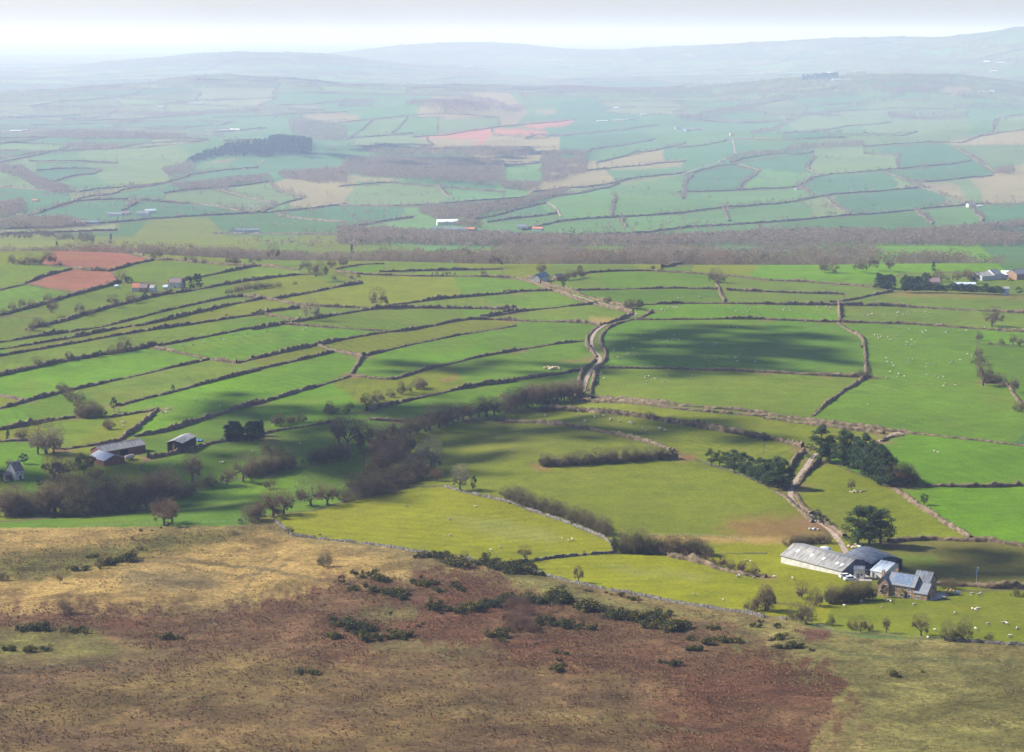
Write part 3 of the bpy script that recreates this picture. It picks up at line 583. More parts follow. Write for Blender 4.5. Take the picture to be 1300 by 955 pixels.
def ribbon(P2,hw,h,sec,jit,fuzz,seed,gate=0):
    """hedge or wall body over plan points P2"""
    r=np.random.default_rng(seed); n=len(P2); T=np.gradient(P2,axis=0); T/= (np.linalg.norm(T,axis=1)[:,None]+1e-9); N=np.stack([-T[:,1],T[:,0]],1)
    sec=np.array(sec); k=len(sec); z0=H(P2[:,0],P2[:,1])
    hh=h*(1+jit*.9*fbm(P2[:,0]+seed,P2[:,1],6,3)+jit*.5*r.uniform(-1,1,n))*np.clip(1+1.1*fbm(P2[:,0]+seed*7,P2[:,1],34,2)*(jit>.6),.4,1.6); ww=hw*(1+jit*.8*r.uniform(-1,1,(n,k)))
    if gate:
        for _ in range(gate): 
            g=r.integers(3,max(4,n-3)); hh[g:g+2]*=.25
    off=sec[None,:,0]*ww; off=off*(1+jit*.8*fbm(P2[:,0]+7,P2[:,1]+seed,5,2))[:,None]; X=P2[:,0,None]+N[:,0,None]*off; Y=P2[:,1,None]+N[:,1,None]*off
    Z=z0[:,None]+np.where(sec[None,:,1]<0,sec[None,:,1],sec[None,:,1]*hh[:,None]*(1+jit*.35*r.uniform(-1,1,(n,k))))
    V=np.stack([X,Y,Z],-1).reshape(-1,3); i=np.arange(n-1)[:,None]*k; j=np.arange(k-1)[None]
    Fq=np.stack([i+j,i+k+j,i+k+j+1,i+j+1],-1).reshape(-1,4)
    tris=[]
    if fuzz:
        L=len(P2)*fuzz; L=int(L); s=r.uniform(0,n-1.001,L); a=s.astype(int); f=(s-a)[:,None]
        ctr=P2[a]*(1-f)+P2[np.minimum(a+1,n-1)]*f; nn=N[a]; q=r.uniform(-1,1,L)
        zz=H(ctr[:,0],ctr[:,1]); hq=h*(1-.35*q**2)*r.uniform(.55,1.0,L)
        b=np.stack([ctr[:,0]+nn[:,0]*hw*q*1.05,ctr[:,1]+nn[:,1]*hw*q*1.05,zz+hq],1); ln=h*r.uniform(.25,.6,L)
        d=np.stack([nn[:,0]*q*.8+r.normal(0,.45,L),nn[:,1]*q*.8+r.normal(0,.45,L),np.full(L,.8)],1); d/=np.linalg.norm(d,axis=1)[:,None]
        sd_=r.normal(0,1,(L,3)); sd_/=np.linalg.norm(sd_,axis=1)[:,None]; wd=(.10*h/1.8)*r.uniform(.6,1.6,L)
        tv=np.stack([b-sd_*wd[:,None],b+sd_*wd[:,None],b+d*ln[:,None]],1).reshape(-1,3); base=len(V); V=np.concatenate([V,tv]); tris=[base+np.arange(len(tv)).reshape(-1,3)]
    return V,[Fq]+tris
SEC_H=[(-1.05,-.4),(-1.0,.35),(-.9,.8),(-.35,1.0),(.35,1.0),(.9,.8),(1.0,.35),(1.05,-.4)]
SEC_W=[(-1.0,-.4),(-.85,.95),(-.3,1.05),(.3,1.05),(.85,.95),(1.0,-.4)]
hn=0; TALL=[]
allpts=[p for k,l in LN for p in l]; gx,gy,gz=ground([p[0] for p in allpts],[p[1] for p in allpts]); ofs=0
for k,l in LN:
    n=len(l); P=np.stack([gx[ofs:ofs+n],gy[ofs:ofs+n]],1); ofs+=n; hn+=1
    if k=='n': continue
    ins=[q for q in l if -5<=q[0]<=1305] or l; mid=ins[len(ins)//2]; D=float(np.median(P[:,1]))
    P=smooth(P); step=max(1.1,D/2500*1.3 if k!='f' else D/2500*4)
    P2,Ln=resample(P,step)
    if k=='f': P2,Ln=resample(P,max(5,D/500))
    m=np.abs(P2[:,0])<.40*P2[:,1]; P2=P2[m]
    if len(P2)<3: continue
    # wander
    P2=P2+np.stack([fbm(P2[:,0]+hn,P2[:,1],22,2),fbm(P2[:,0],P2[:,1]+hn*3,22,2)],1)*(.9 if k in'ht' else (.25 if k=='w' else 5))
    if k=='w': V,Fq=ribbon(P2,.34,.95,SEC_W,.5,0,hn,gate=3)
    elif k=='f': V,Fq=ribbon(P2,1.8,3.2,[(-1,-1.5),(-.9,.7),(0,1),(.9,.7),(1,-1.5)],.6,3,hn)
    elif k=='t': V,Fq=ribbon(P2,1.3,2.2,SEC_H,.6,8,hn); TALL.append((P2,D,hn,l))
    else: V,Fq=ribbon(P2,.9 if D<1400 else 1.0,1.3 if D<1300 else 1.55,SEC_H,.62,7,hn,gate=int(Ln/110))
    nm='stone_wall' if k=='w' else 'hedge'
    o=link(nm,np_mesh(nm,V,Fq,[M_stone if k=='w' else (M_hedgef if k=='f' else M_hedge)]))
    a0,a1=ins[0],ins[-1]; ang=abs(a1[1]-a0[1])/(abs(a1[0]-a0[0])+1)
    ori='level' if ang<.09 else ('slanting' if ang<.7 else 'steep')
    ln='short' if Ln<90 else ('long' if Ln>260 else '')
    kind={'w':'grey drystone wall','h':'clipped brown hedge','t':'overgrown shrubby hedge','f':'hazy distant hedge'}[k]
    reg(o,' '.join(x for x in (ln,ori,kind) if x),'stone wall' if k=='w' else 'hedge',mid[0],mid[1],None)
# the patchwork of the far plain: nobody could count its hedges
V=[];Fq=[];b=0
for i,(a,c) in enumerate(NET):
    P2,_=resample([a,c],80); 
    if a[1]>24000: continue
    P2=P2+np.stack([fbm(P2[:,0],P2[:,1],70,2),fbm(P2[:,0]+9,P2[:,1],70,2)],1)*9
    v,f=ribbon(P2,2.4,3.0 if a[1]<12000 else 5,[(-1,-3),(0,1),(1,-3)],.7,1.5,i)
    V.append(v); Fq+= [q+b for q in f]; b+=len(v)
if V:
    o=link('far_hedgerow_patchwork',np_mesh('far_hedgerow_patchwork',np.concatenate(V),[np.concatenate([q for q in Fq if q.shape[1]==4]),np.concatenate([q for q in Fq if q.shape[1]==3])],[M_hedgef]))
    tag(o,'faint patchwork of hedgerows fading into the blue far plain','hedgerows',None,'stuff')
print('hedges',time.time()-T0)
# ---------------------------------------------------------------- lanes
M_lane=mat('lane_gravel',(.24,.17,.13),(.38,.30,.24),.8,bump=.3,coord='World',detail=6,c3=(.31,.235,.185))
M_lanef=mat('grass_track',(.16,.14,.07),(.24,.19,.12),.5,coord='World',detail=5)
for i,g in enumerate(groups(LANES)):
    wd,rest=g.split(' ',1); l=parse(rest); x,y,z=ground([p[0] for p in l],[p[1] for p in l]); P=smooth(list(np.stack([x,y],1))); D=float(np.median(y)); P2,_=resample(P,max(2,D/900)); hw=float(wd)/2
    if D>2400: hw*=1.6
    T=np.gradient(P2,axis=0); T/=np.linalg.norm(T,axis=1)[:,None]; N=np.stack([-T[:,1],T[:,0]],1); rr=rng.uniform(.85,1.15,(len(P2),2)); up=.13 if D<1000 else (.3 if D<2000 else 2.)
    if D<2400: P2=P2+np.stack([fbm(P2[:,0]+i,P2[:,1],30,2),fbm(P2[:,0],P2[:,1]+i,30,2)],1)*.4
    V=[]
    for j,(q,nrm) in enumerate(zip(P2,N)):
        for s in (-1,-.33,.33,1):
            a=q+nrm*hw*s*rr[j,0 if s<0 else 1]; V.append((a[0],a[1],0))
    V=np.array(V); V[:,2]=H(V[:,0],V[:,1])+up; idx=np.arange(len(P2)-1)[:,None]*4+np.arange(3)[None]
    Fq=np.stack([idx,idx+4,idx+5,idx+1],-1).reshape(-1,4)
    o=link('farm_lane',np_mesh('farm_lane',V,Fq,[M_lane if i in(0,1,2,4,5) else (M_lane if i==3 else M_lanef)],smooth=True)); tag(o,None,None,None,'structure')
# ---------------------------------------------------------------- plant kinds (all one metre tall at scale 1)
M_bark=mat('bark',(.07,.055,.042),(.15,.125,.10),3,bump=.3)
def mix2(name,a,b,sc=1.2,**k): return mat(name,a,b,sc,**k)
M_tw=[mat('bare_twigs',(.115,.083,.050),(.225,.165,.10),.25,coord='World'),mat('purple_brown_twigs',(.125,.072,.045),(.215,.13,.08),.25,coord='World'),mat('pale_sunlit_twigs',(.20,.175,.11),(.33,.29,.19),.25,coord='World'),  # pale copy: sunlight and ivy tone put into the twig colour
      mat('olive_thorn_twigs',(.11,.092,.042),(.22,.185,.09),.25,coord='World')]
M_ev=[mat('pine_needles',(.018,.040,.014),(.05,.085,.028),.3,coord='World'),mat('dark_conifer_needles',(.012,.026,.016),(.03,.052,.028),.3,coord='World'),mat('ivy_leaves',(.03,.05,.015),(.07,.095,.03),.3,coord='World')]
M_go=[mat('gorse_spines',(.02,.03,.01),(.065,.075,.022),1.2,coord='World'),mat('gorse_flowers',(.26,.19,.015),(.42,.31,.03),1.2,coord='World')]
M_wil=mat('willow_shrub_leaves',(.16,.16,.03),(.28,.26,.05),.8,coord='World')
def thin(m,f):
    nt=m.node_tree; b=nt.nodes['Principled BSDF']; t=nt.nodes.new('ShaderNodeBsdfTranslucent'); x=nt.nodes.new('ShaderNodeMixShader'); x.inputs[0].default_value=f
    nt.links.new(b.inputs['Base Color'].links[0].from_socket,t.inputs[0]); nt.links.new(b.outputs[0],x.inputs[1]); nt.links.new(t.outputs[0],x.inputs[2]); nt.links.new(x.outputs[0],nt.nodes['Material Output'].inputs[0]); return m
for _m in M_tw+[M_ev[2],M_go[0],M_go[1],M_wil]: thin(_m,.35)
def segtubes(segs,n=4):
    """segs: (p0,p1,r0,r1) -> V,F"""
    A=np.array([np.concatenate([s[0],s[1],[s[2],s[3]]]) for s in segs]); p0=A[:,:3];p1=A[:,3:6]; d=p1-p0; d/=np.linalg.norm(d,axis=1)[:,None]+1e-9
    ref=np.where(np.abs(d[:,2:3])<.9,np.array([[0,0,1.]]),np.array([[1.,0,0]])); a=np.cross(d,ref); a/=np.linalg.norm(a,axis=1)[:,None]; b=np.cross(d,a)
    th=np.arange(n)*2*math.pi/n; ring=a[:,None]*np.cos(th)[None,:,None]+b[:,None]*np.sin(th)[None,:,None]
    V=np.concatenate([p0[:,None]+ring*A[:,6][:,None,None],p1[:,None]+ring*A[:,7][:,None,None]],1).reshape(-1,3)
    base=np.arange(len(A))[:,None]*2*n; j=np.arange(n); j2=(j+1)%n
    return V,np.stack([base+j,base+j2,base+n+j2,base+n+j],-1).reshape(-1,4)
def bare(seed,ratio=.95,clear=.22,stems=1,ntw=2900,tw=.0043,tl=.10,top=1.0,droop=0):
    """leafless tree: returns trunk segs and twig triangles; ratio = crown width / height"""
    r=np.random.default_rng(seed); segs=[]; ends=[]
    cw=ratio/2; cz=clear+(top-clear)*.52; ch=(top-clear)*.52
    def inside(p): return (p[0]/cw)**2+(p[1]/cw)**2+((p[2]-cz)/ch)**2
    def grow(p,d,l,rad,lev):
        d=d+r.normal(0,.18,3); d/=np.linalg.norm(d); q=p+d*l
        e=inside(q)
        if e>1.05: q=p+d*l*.55
        mid=(p+q)/2+r.normal(0,.04,3)*l; segs.append((p,mid,rad,rad*.85)); segs.append((mid,q,rad*.85,rad*.65))
        if lev>=2: ends.append((mid,q,d))
        if lev>=4: return
        k=3 if lev<3 else 2
        for _ in range(k+(r.random()<.4)):
            out=q-np.array([0,0,cz-.15]); out=out/(np.linalg.norm(out)+1e-6)
            nd=d*.75+out*.55+r.normal(0,.48,3)+np.array([0,0,.12-droop]); nd/=np.linalg.norm(nd); grow(q,nd,l*r.uniform(.6,.8),rad*.6,lev+1)
    for s in range(stems):
        p=np.array([0,0,-.03])+(np.array([r.normal(0,.05),r.normal(0,.05),0]) if stems>1 else 0); tr=.040/stems**.5
        h=clear*r.uniform(.85,1.1); q=np.array([p[0]*1.6+r.normal(0,.012),p[1]*1.6+r.normal(0,.012),h]); segs.append((p,q,tr*1.25,tr))
        if stems>1: segs.append((np.array([0,0,.0]),p+np.array([0,0,.02]),.016,.016))
        for _ in range(5 if stems==1 else 3):
            a=r.uniform(0,2*math.pi); t=r.uniform(.25,1.0); nd=np.array([math.cos(a)*t*(.6+ratio*.5),math.sin(a)*t*(.6+ratio*.5),.9]); nd/=np.linalg.norm(nd); grow(q,nd,(1-clear)*.27,tr*.6,1)
    E=ends; ia=r.integers(0,len(E),ntw); P0=np.array([e[0] for e in E])[ia]; P1=np.array([e[1] for e in E])[ia]; DD_=np.array([e[2] for e in E])[ia]; env=np.arange(ntw)<ntw*.38; pe=r.normal(0,1,(ntw,3)); pe/=np.linalg.norm(pe,axis=1)[:,None]; pe*=(r.uniform(.12,1,(ntw,1)))**.4; pe=pe*np.array([cw,cw,ch])*.93+np.array([0,0,cz]); od=pe-np.array([0,0,cz-ch*.9]); od/=np.linalg.norm(od,axis=1)[:,None]; P0=np.where(env[:,None],pe,P0); P1=np.where(env[:,None],pe,P1); DD_=np.where(env[:,None],od,DD_)
    f=r.uniform(0,1.05,ntw)[:,None]; b=P0*(1-f)+P1*f; d=DD_*.8+r.normal(0,.75,(ntw,3))+np.array([0,0,.15-droop]); d/=np.linalg.norm(d,axis=1)[:,None]
    ln=tl*r.uniform(.4,1.15,ntw)[:,None]; s=np.cross(d,r.normal(0,1,(ntw,3))); s/=np.linalg.norm(s,axis=1)[:,None]; w_=tw*r.uniform(.6,1.5,ntw)[:,None]
    TV=np.stack([b-s*w_,b+s*w_,b+d*ln],1).reshape(-1,3)
    return segs,TV
def mk_bare(seed,**k):
    segs,TV=bare(seed,**k); big=[s for s in segs if s[2]>.011] or segs[:1]; sm=[s for s in segs if s[2]<=.011]
    V,Q=segtubes(big,5); tm=np_mesh('trunk',V,Q,[M_bark],smooth=True)
    V2,Q2=segtubes(sm,3); 
    cm=[]
    for m in M_tw: cm.append(np_mesh('crown',np.concatenate([V2,TV]),[Q2,len(V2)+np.arange(len(TV)).reshape(-1,3)],[m]))
    return tm,cm
def leafclump(r,c,rad,n,size,up=.3):
    """small leaf-sized faces scattered round a clump centre"""
    p=r.normal(0,1,(n,3)); p/=np.linalg.norm(p,axis=1)[:,None]; p*=np.array(rad)*r.uniform(.35,1.0,(n,1))**.6; nrm=p/np.array(rad)+np.array([0,0,up])+r.normal(0,.45,(n,3)); nrm/=np.linalg.norm(nrm,axis=1)[:,None]
    a=np.cross(nrm,r.normal(0,1,(n,3))); a/=np.linalg.norm(a,axis=1)[:,None]; b=np.cross(nrm,a); s=size*r.uniform(.5,1.4,(n,1)); p=p+np.array(c)
    return np.stack([p-a*s-b*s*.6,p+a*s-b*s*.6,p+b*s*1.1],1).reshape(-1,3)
def mk_ev(seed,kind):
    r=np.random.default_rng(seed); T=[]; segs=[]
    if kind=='p':      # open pine: bare trunk, flat-topped clumps
        segs.append((np.array([0,0,-.03]),np.array([.01,.01,.86]),.026,.01))
        for i in range(48):
            z=r.uniform(.12,.94); rr=.25*math.sin(min(1,(1.02-z)/.5)*1.45)*r.uniform(.25,1.1); a=r.uniform(0,6.28); c=(rr*math.cos(a),rr*math.sin(a),z)
            segs.append((np.array([0,0,z-.07]),np.array(c),.008,.003)); T.append(leafclump(r,c,(.10,.10,.065),130,.012))
    elif kind=='c':    # narrow dark conifer
        segs.append((np.array([0,0,-.03]),np.array([0,0,.9]),.022,.006))
        for i in range(34):
            z=r.uniform(.07,.97); rr=.19*(1.03-z)**.7*r.uniform(.4,1.05); a=r.uniform(0,6.28); T.append(leafclump(r,(rr*math.cos(a),rr*math.sin(a),z),(.075,.075,.06),120,.012))
    elif kind=='e':    # round evergreen / ivy-clad
        segs.append((np.array([0,0,-.03]),np.array([0,0,.6]),.03,.012))
        for i in range(32):
            p=r.normal(0,1,3); p/=np.linalg.norm(p); p*=r.uniform(.5,1)**.5; T.append(leafclump(r,(p[0]*.29,p[1]*.29,.54+p[2]*.36),(.12,.12,.09),120,.013))
    TV=np.concatenate(T); V,Q=segtubes(segs,5)
    return np_mesh('trunk',V,Q,[M_bark],smooth=True),TV
print('start trees',time.time()-T0)
PB=[mk_bare(s,ratio=q,clear=c,tl=tl) for s,q,c,tl in ((1,1.0,.20,.10),(2,.85,.24,.10),(3,1.15,.18,.10),(4,.75,.2,.11),(5,.95,.16,.10))]           # open crowns
PD=[mk_bare(s,ratio=q,clear=.07,stems=4,ntw=2600,tl=.12,tw=.0058) for s,q in ((11,.95),(12,1.15),(13,.8),(14,1.0))]                       # dense multi-stem thorns
PE={}
for kd,mi in (('p',0),('c',1),('e',2)):
    PE[kd]=[]
    for s in range(3):
        tm,TV=mk_ev(20+s+ord(kd),kd); PE[kd].append((tm,[np_mesh('crown',TV,np.arange(len(TV)).reshape(-1,3),[m]) for m in (M_ev+[M_wil])]))
PG=[]
for s in range(5):
    r=np.random.default_rng(60+s); T=[]
    for i in range(12): T.append(leafclump(r,(r.normal(0,.38),r.normal(0,.38),r.uniform(.15,.62)),(.30,.30,.30),90,.05,up=.5))
    TV=np.concatenate(T); TV[:,2]=np.maximum(TV[:,2],-.05); n=len(TV)//3
    mi=np.zeros(n,int); zc=TV.reshape(-1,3,3).mean(1); hot=vn(zc[:,0]*3+s,zc[:,1]*3)>.52; mi[(r.random(n)<(.04+.26*hot))&(zc[:,2]>.35)]=1
    PG.append(np_mesh('gorse_bush',TV,np.arange(len(TV)).reshape(-1,3),M_go,mi=mi))
    mi2=np.zeros(n,int); mi2[r.random(n)<.03]=1
    PG.append(np_mesh('gorse_bush',TV*np.array([1,1,.9]),np.arange(len(TV)).reshape(-1,3),M_go,mi=mi2))
KIND={'b':('bare tree','bare leafless tree'),'d':('thorn tree','dense bare thorn tree'),'y':('bare tree','pale lichened bare tree'),'r':('bare tree','reddish-brown bare tree'),'o':('thorn tree','olive-brown hawthorn'),
 'p':('pine tree','dark green pine'),'c':('conifer','narrow dark conifer'),'e':('evergreen tree','round ivy-green evergreen'),'v':('evergreen shrub','dark evergreen shrub'),'w':('shrub','yellow-green leafy shrub'),'s':('shrub','bare brown scrub bush')}
NAMES={'b':'bare_tree','y':'bare_tree','r':'bare_tree','d':'thorn_tree','o':'thorn_tree','p':'pine_tree','c':'conifer','e':'evergreen_tree','v':'evergreen_shrub','w':'leafy_shrub','s':'scrub_bush'}
tr=random.Random(5); NT=0
def plant(kind,x,y,h,wide=1.0,group=None,px=None,py=None,label=None):
    """a tree standing at world x,y, height h metres"""
    global NT
    NT+=1; h*=1.1 if kind=='p' else 1; z=float(H(np.array([x]),np.array([y]))[0]); mi={'b':0,'r':1,'y':2,'d':tr.choice((0,3)),'o':3,'s':1}.get(kind)
    if kind in 'bry': tm,cm=tr.choice(PB); c=cm[mi]
    elif kind in 'dos': tm,cm=tr.choice(PD); c=cm[mi]
    else:
        kk={'v':'e','w':'e'}.get(kind,kind); tm,cm=tr.choice(PE[kk]); c=cm[{'p':0,'c':1,'e':2,'v':1,'w':3}[kind]]
    nm=NAMES[kind]; s=(h*wide*tr.uniform(.93,1.07),)*2+(h,); rot=(0,0,tr.uniform(0,6.28))
    if y<1350 and h*F/y>11:
        r=bpy.data.objects.new(nm,None); COL.objects.link(r); r.empty_display_size=.2
        link('trunk',tm,r); link('crown',c,r)
    else: r=link(nm,c)
    r.location=(x,y,z-.02*h); r.scale=s; r.rotation_euler=rot
    if px is None: a,b=project(x,y,z); px,py=float(a),float(b)
    if label: tag(r,label,KIND[kind][0],group)
    elif group: tag(r,KIND[kind][1]+' '+group,KIND[kind][0],KIND[kind][1]+' '+group)
    else: reg(r,('small ' if h<4 else ('tall ' if h>13 else ''))+KIND[kind][1],KIND[kind][0],px,py,None)
    return r
# single trees: crop, kind x,y,height in crop px (k optional width)
TREES='''
A d 60,178,50 110,182,42 150,182,58 190,182,50 | A b 235,182,68 262,180,60 | A d 300,187,30 | A c 285,112,48 | A e 347,102,26 | A b 785,160,62,1.2 | A v 840,122,22 | A b 945,170,52 | A d 975,175,34 1020,177,30 | A d 1160,180,56,1.2 1190,180,36 1255,172,26,1.3 1290,167,30
A c 465,80,30,1.5 555,77,52 400,42,26,1.5 | A b 610,272,72 | A e 645,287,52,1.2 | A c 980,297,72,1.5 1000,292,66,1.4 955,302,55,1.5 920,312,50,1.4 | A e 855,335,36 830,340,26 | A b 265,442,92 400,437,68 570,397,72 655,377,62 | A v 725,362,46,1.2 500,417,28,1.3 | A d 450,432,32 690,372,40 760,345,36
A d 195,492,52,1.4 160,512,48,1.3 | A b 345,662,52,1.1 190,692,60 | A v 270,682,34,1.5 240,688,34,1.3 500,642,38,1.4 480,646,34,1.3 715,602,32,1.5 750,592,30,1.5 420,652,28,1.3 | A d 560,632,52 600,625,44 | A b 625,618,86 | A e 865,818,42,.7
A b 310,832,68,1.2 | A d 350,852,62 400,872,62 430,942,92,1.2 480,940,80 | A d 1060,420,14 1133,440,16 110,395,46 60,410,44 20,430,36 160,395,42 240,370,50 300,360,30 430,315,22
B b 270,222,66,1.1 300,232,58 345,264,106,.95 400,212,62,1.1 | B d 455,190,50 500,252,22,1.3 530,247,22,1.3 410,257,26 215,282,20 50,432,24,1.6 1160,237,32 | B b 630,399,112,1.0 | B y 295,462,124,.75 | B c 500,132,52,1.2 | B b 1220,197,95 105,158,82
C b 185,242,74,1.1 | C e 380,217,36,1.2 745,212,28,1.2 790,210,22,1.2 | C o 1065,272,78,1.1 | C d 520,374,38,1.3 | C e 295,307,70,.5 | C o 620,402,54,1.1 650,402,58,1.1 | C e 678,410,62,.9
D d 325,222,78,1.0 | D b 490,224,74 465,217,52 550,212,76 | D b 630,217,66 | D c 848,220,54,1.3 | D e 1060,277,66,.9 1040,277,40 1275,332,44,1.4 | D b 1140,492,112,1.15 | D d 505,747,62,1.1 | D d 495,602,30 
D d 1080,560,44 1075,642,50 1072,682,62,1.2 1120,772,66,1.2 1150,772,60,1.2 1185,780,60 | D b 1095,787,142,.8 | D b 1250,822,82,.9 | D d 1280,918,66,1.2 1185,582,36 1130,582,20 | D b 1245,587,64,.8 1280,592,68,.8
E b 235,302,188,1.0 | E y 270,305,140,1.0 190,302,120,1.0 | E c 40,232,50,1.5 | E d 110,228,62,1.4 | E v 120,352,62,1.3 | E d 452,118,80,1.3 410,117,70 505,112,60 390,70,50 350,40,45 | E e 570,90,84,.7 | E d 545,177,54,1.2 535,160,40 | E d 50,360,34,1.4
E b 270,432,134,1.0 300,420,110 | E e 420,402,118,1.1 455,385,90 | E d 370,380,80 | E b 400,350,60 | E d 480,420,70 | E r 820,658,148,1.0 862,645,118 | E b 960,442,152,1.1 | E d 912,518,84,1.4 1000,470,70 1060,462,72 945,500,70,1.3 | E r 1135,457,94,1.0 | E b 1215,437,156,.9 | E d 1285,400,104 1250,410,80
E d 1245,642,92,1.3 1290,632,92 | E b 90,602,170,.9 30,612,124,1.0 | E d 150,592,84,1.5 205,602,84,1.4 | E v 200,472,62,1.2 | E v 10,430,60,1.2 40,440,40 | E d 70,560,60 10,560,70 120,560,50
F b 480,272,172,1.1 435,252,142,1.0 545,275,150,1.0 | F v 545,272,60,1.3 | F y 895,402,204,.75 850,385,150,.8 | F y 1040,482,144,.9 | F e 1108,485,86,.6 | F b 295,562,154,1.1 | F r 105,612,152,1.1 160,602,134,1.0 25,632,96,1.1 | F b 85,475,64,1.1 | F b 95,345,130,1.2 | F d 130,610,60 185,700,44,1.2 
F d 345,160,30 | F d 680,500,70,1.4 | F y 645,495,60,1.3 | F d 780,455,80,1.3 750,470,60,1.3 | F d 375,100,48 400,100,44 415,100,40 472,98,46,1.0 
H p 285,342,182,1.15 325,347,140,1.1 | H p 395,362,182 430,367,172 470,377,160 500,400,196 540,422,186 | H p 570,442,190 600,452,184 632,460,150 | H c 610,455,176,1.3 520,415,170,1.3 | H r 662,462,134,1.1 | H o 702,455,124,1.2 722,445,92 745,440,50,1.6 | H p 470,752,190,1.35 525,757,196,1.3 582,752,176,1.35
H e 800,557,66,1.05 | H v 262,642,72,1.3 295,655,56,1.4 320,660,40 | H b 438,485,66,.8 | H e 215,320,26,1.2 | H d 150,760,60 200,750,56,1.3 240,745,44,1.5 280,745,50
G e 1035,362,98,1.0 1078,362,92,1.0 | G p 1115,372,80,1.2 1150,392,112,1.3 1200,407,112,1.2 1238,422,104,1.2 1272,442,122,1.2 1300,452,126,1.2 | H p 20,462,134,1.2 62,472,156,1.25 97,477,144,1.2 122,472,104 | G v 1285,235,30,1.5 | G e 832,325,66,.8 
G e 550,797,102,.55 | G b 105,835,88,.9 | G o 580,795,60 | G v 400,800,16 
O b 1175,935,160,.95 1135,930,90 | O d 1092,940,82,.9 | O b 148,778,102,.75 | O v 843,655,36,1.2 930,660,34,.8 | O d 1115,745,86,.45
L d 10,452,134,.9 | L b 187,392,96,.85 | L d 155,498,96,.9 218,522,136,.7 255,432,104,.9 | L v 600,387,74,.9 | L w 688,388,54,1.3 | L d 335,527,60,.7 440,549,66,.9 | L b 480,562,90,.9 | L d 527,555,56,.8 | L b 612,567,92,.75 785,582,124,.85 | L d 918,605,112,.85 1003,605,126,.8 1130,607,50,1.2 940,347,62,.9 900,345,46 | L d 1255,385,54,.8 1290,385,34
L w 770,385,26 735,385,22 
J d 365,237,90,1.05 | J v 448,322,52,1.3 | J e 500,268,22,1.4 555,264,18 465,104,12 340,80,12,2 1060,370,36 | J b 1062,196,46,1.1 | I d 325,472,86,1.05 500,244,66,.9 10,303,58 | I b 300,318,62,.7 | I d 700,152,36,1.2 1175,74,22,1.6 665,105,26 | K s 60,540,90,1.2 110,548,80,1.2 30,520,80,1.2 80,500,84,1.2 120,480,70,1.2 40,450,80,1.2 95,430,64,1.3 20,560,60,1.3 140,560,54,1.3
A d 600,275,20 540,285,26 | A e 750,318,20
'''
for g in groups(TREES):
    t=g.split()
    for q in t[2:]:
        v=list(map(float,q.split(','))); x,y=cp(t[0],v[0],v[1]); p=gp(x,y); hpx=v[2]/CROPS[t[0]][2]
        plant(t[1],p.x,p.y,hpx*p.y/F*1.02,v[3] if len(v)>3 else 1.0,None,x,y)
# rows and belts: crop kinds n height-lo height-hi width jitter | line
ROWS='''
A d 10 34,48 1.0 3 in the thorn row beside the far conifers : 1120,332 1300,300
B d 9 20,34 1.2 3 in the low scrub row left of mid fields : 0,308 140,292
B d 14 34,66 1.0 6 in the scrub strip below mid fields : 350,925 470,905 610,878 730,835 880,790
B d 8 22,26 .7 3 in the little row under the long wood : 900,234 1030,236
C b 9 34,56 1.1 6 around the whitewashed cottage : 270,262 330,258 400,245
C b 16 70,104 1.1 14 at the head of the stream wood : 100,862 240,862 330,852 380,838
D v 11 64,78 1.0 3 in the dark screen by the upper farm : 690,292 820,292
D c 8 74,84 2.0 3 in the tall conifer group left of the evergreen screen : 560,296 650,308
D v 34 50,58 1.4 2 in the clipped evergreen screen : 695,322 900,322 1190,333
D b 8 38,60 1.1 8 behind the evergreen screen : 830,262 1040,275 1000,250
E c 16 84,98 1.7 5 in the small dark plantation : 1125,235 1200,233 1310,232
F c 5 60,84 1.3 5 at the end of the dark plantation : 0,216 70,208
F d 8 50,66 1.1 4 in the row above the plantation : 105,164 180,152 260,140
F d 13 74,104 1.1 6 in the upper stream-side thorn row : 20,404 100,392 210,365
F d 12 70,94 1.0 6 in the middle stream-side thorn row : 280,350 370,335 470,322
E b 21 150,214 1.1 26 in the big bare wood below the farm : 240,600 420,598 560,588 700,575 850,560
E d 7 90,130 1.2 20 in the understorey of the big bare wood : 250,604 560,585 840,575
E d 9 90,140 1.2 18 in the left end of the stream wood : 0,612 100,606 230,600
F r 13 130,150 1.2 22 in the purple-brown stream wood : 600,440 680,400 740,330 700,290 620,340
F d 15 90,130 1.2 16 in the lower stream wood : 380,555 480,540 590,510 700,455 760,430 940,440
F b 24 90,120 1.2 12 in the upper stream wood : 600,240 700,222 800,205 900,180 1000,150 1100,120 1200,110 1320,98
G b 18 90,120 1.1 14 in the wood top by the lane foot : 0,92 100,70 200,50 340,30
G d 12 24,36 1.3 4 in the scrub hedge under the lane : 150,88 300,86 430,94
G d 20 26,40 1.2 4 in the long upper thorn hedge : 480,96 640,112 800,140 1000,172
G d 14 30,44 1.2 4 in the long upper thorn hedge end : 1020,175 1150,200 1320,236
G o 28 62,82 1.0 4 in the thorn row across the hill field : 195,364 350,357 500,347 700,332 860,326
G o 34 68,92 1.0 5 in the hawthorn row beside the field wall : 0,522 120,568 300,618 420,665 530,715
G o 12 90,130 1.0 10 in the copse at the wall corner : 590,792 700,796 770,795
G d 14 74,104 1.0 8 in the copse left of the farm drive : 780,800 900,802 1020,806
G r 16 30,60 1.0 7 in the brown scrub strip : 860,822 1000,845 1180,890 1290,905
L o 18 84,112 .95 7 in the dark thorn belt before the farmhouse : 320,418 420,410 540,398
H d 8 40,56 1.3 5 in the scrub behind the long shed : 120,760 330,745
L s 5 26,42 1.2 4 by the yard fence : 880,330 1000,335
A b 14 40,64 1.1 8 on the rise of the ploughed fields : 20,60 200,50 470,70
'''
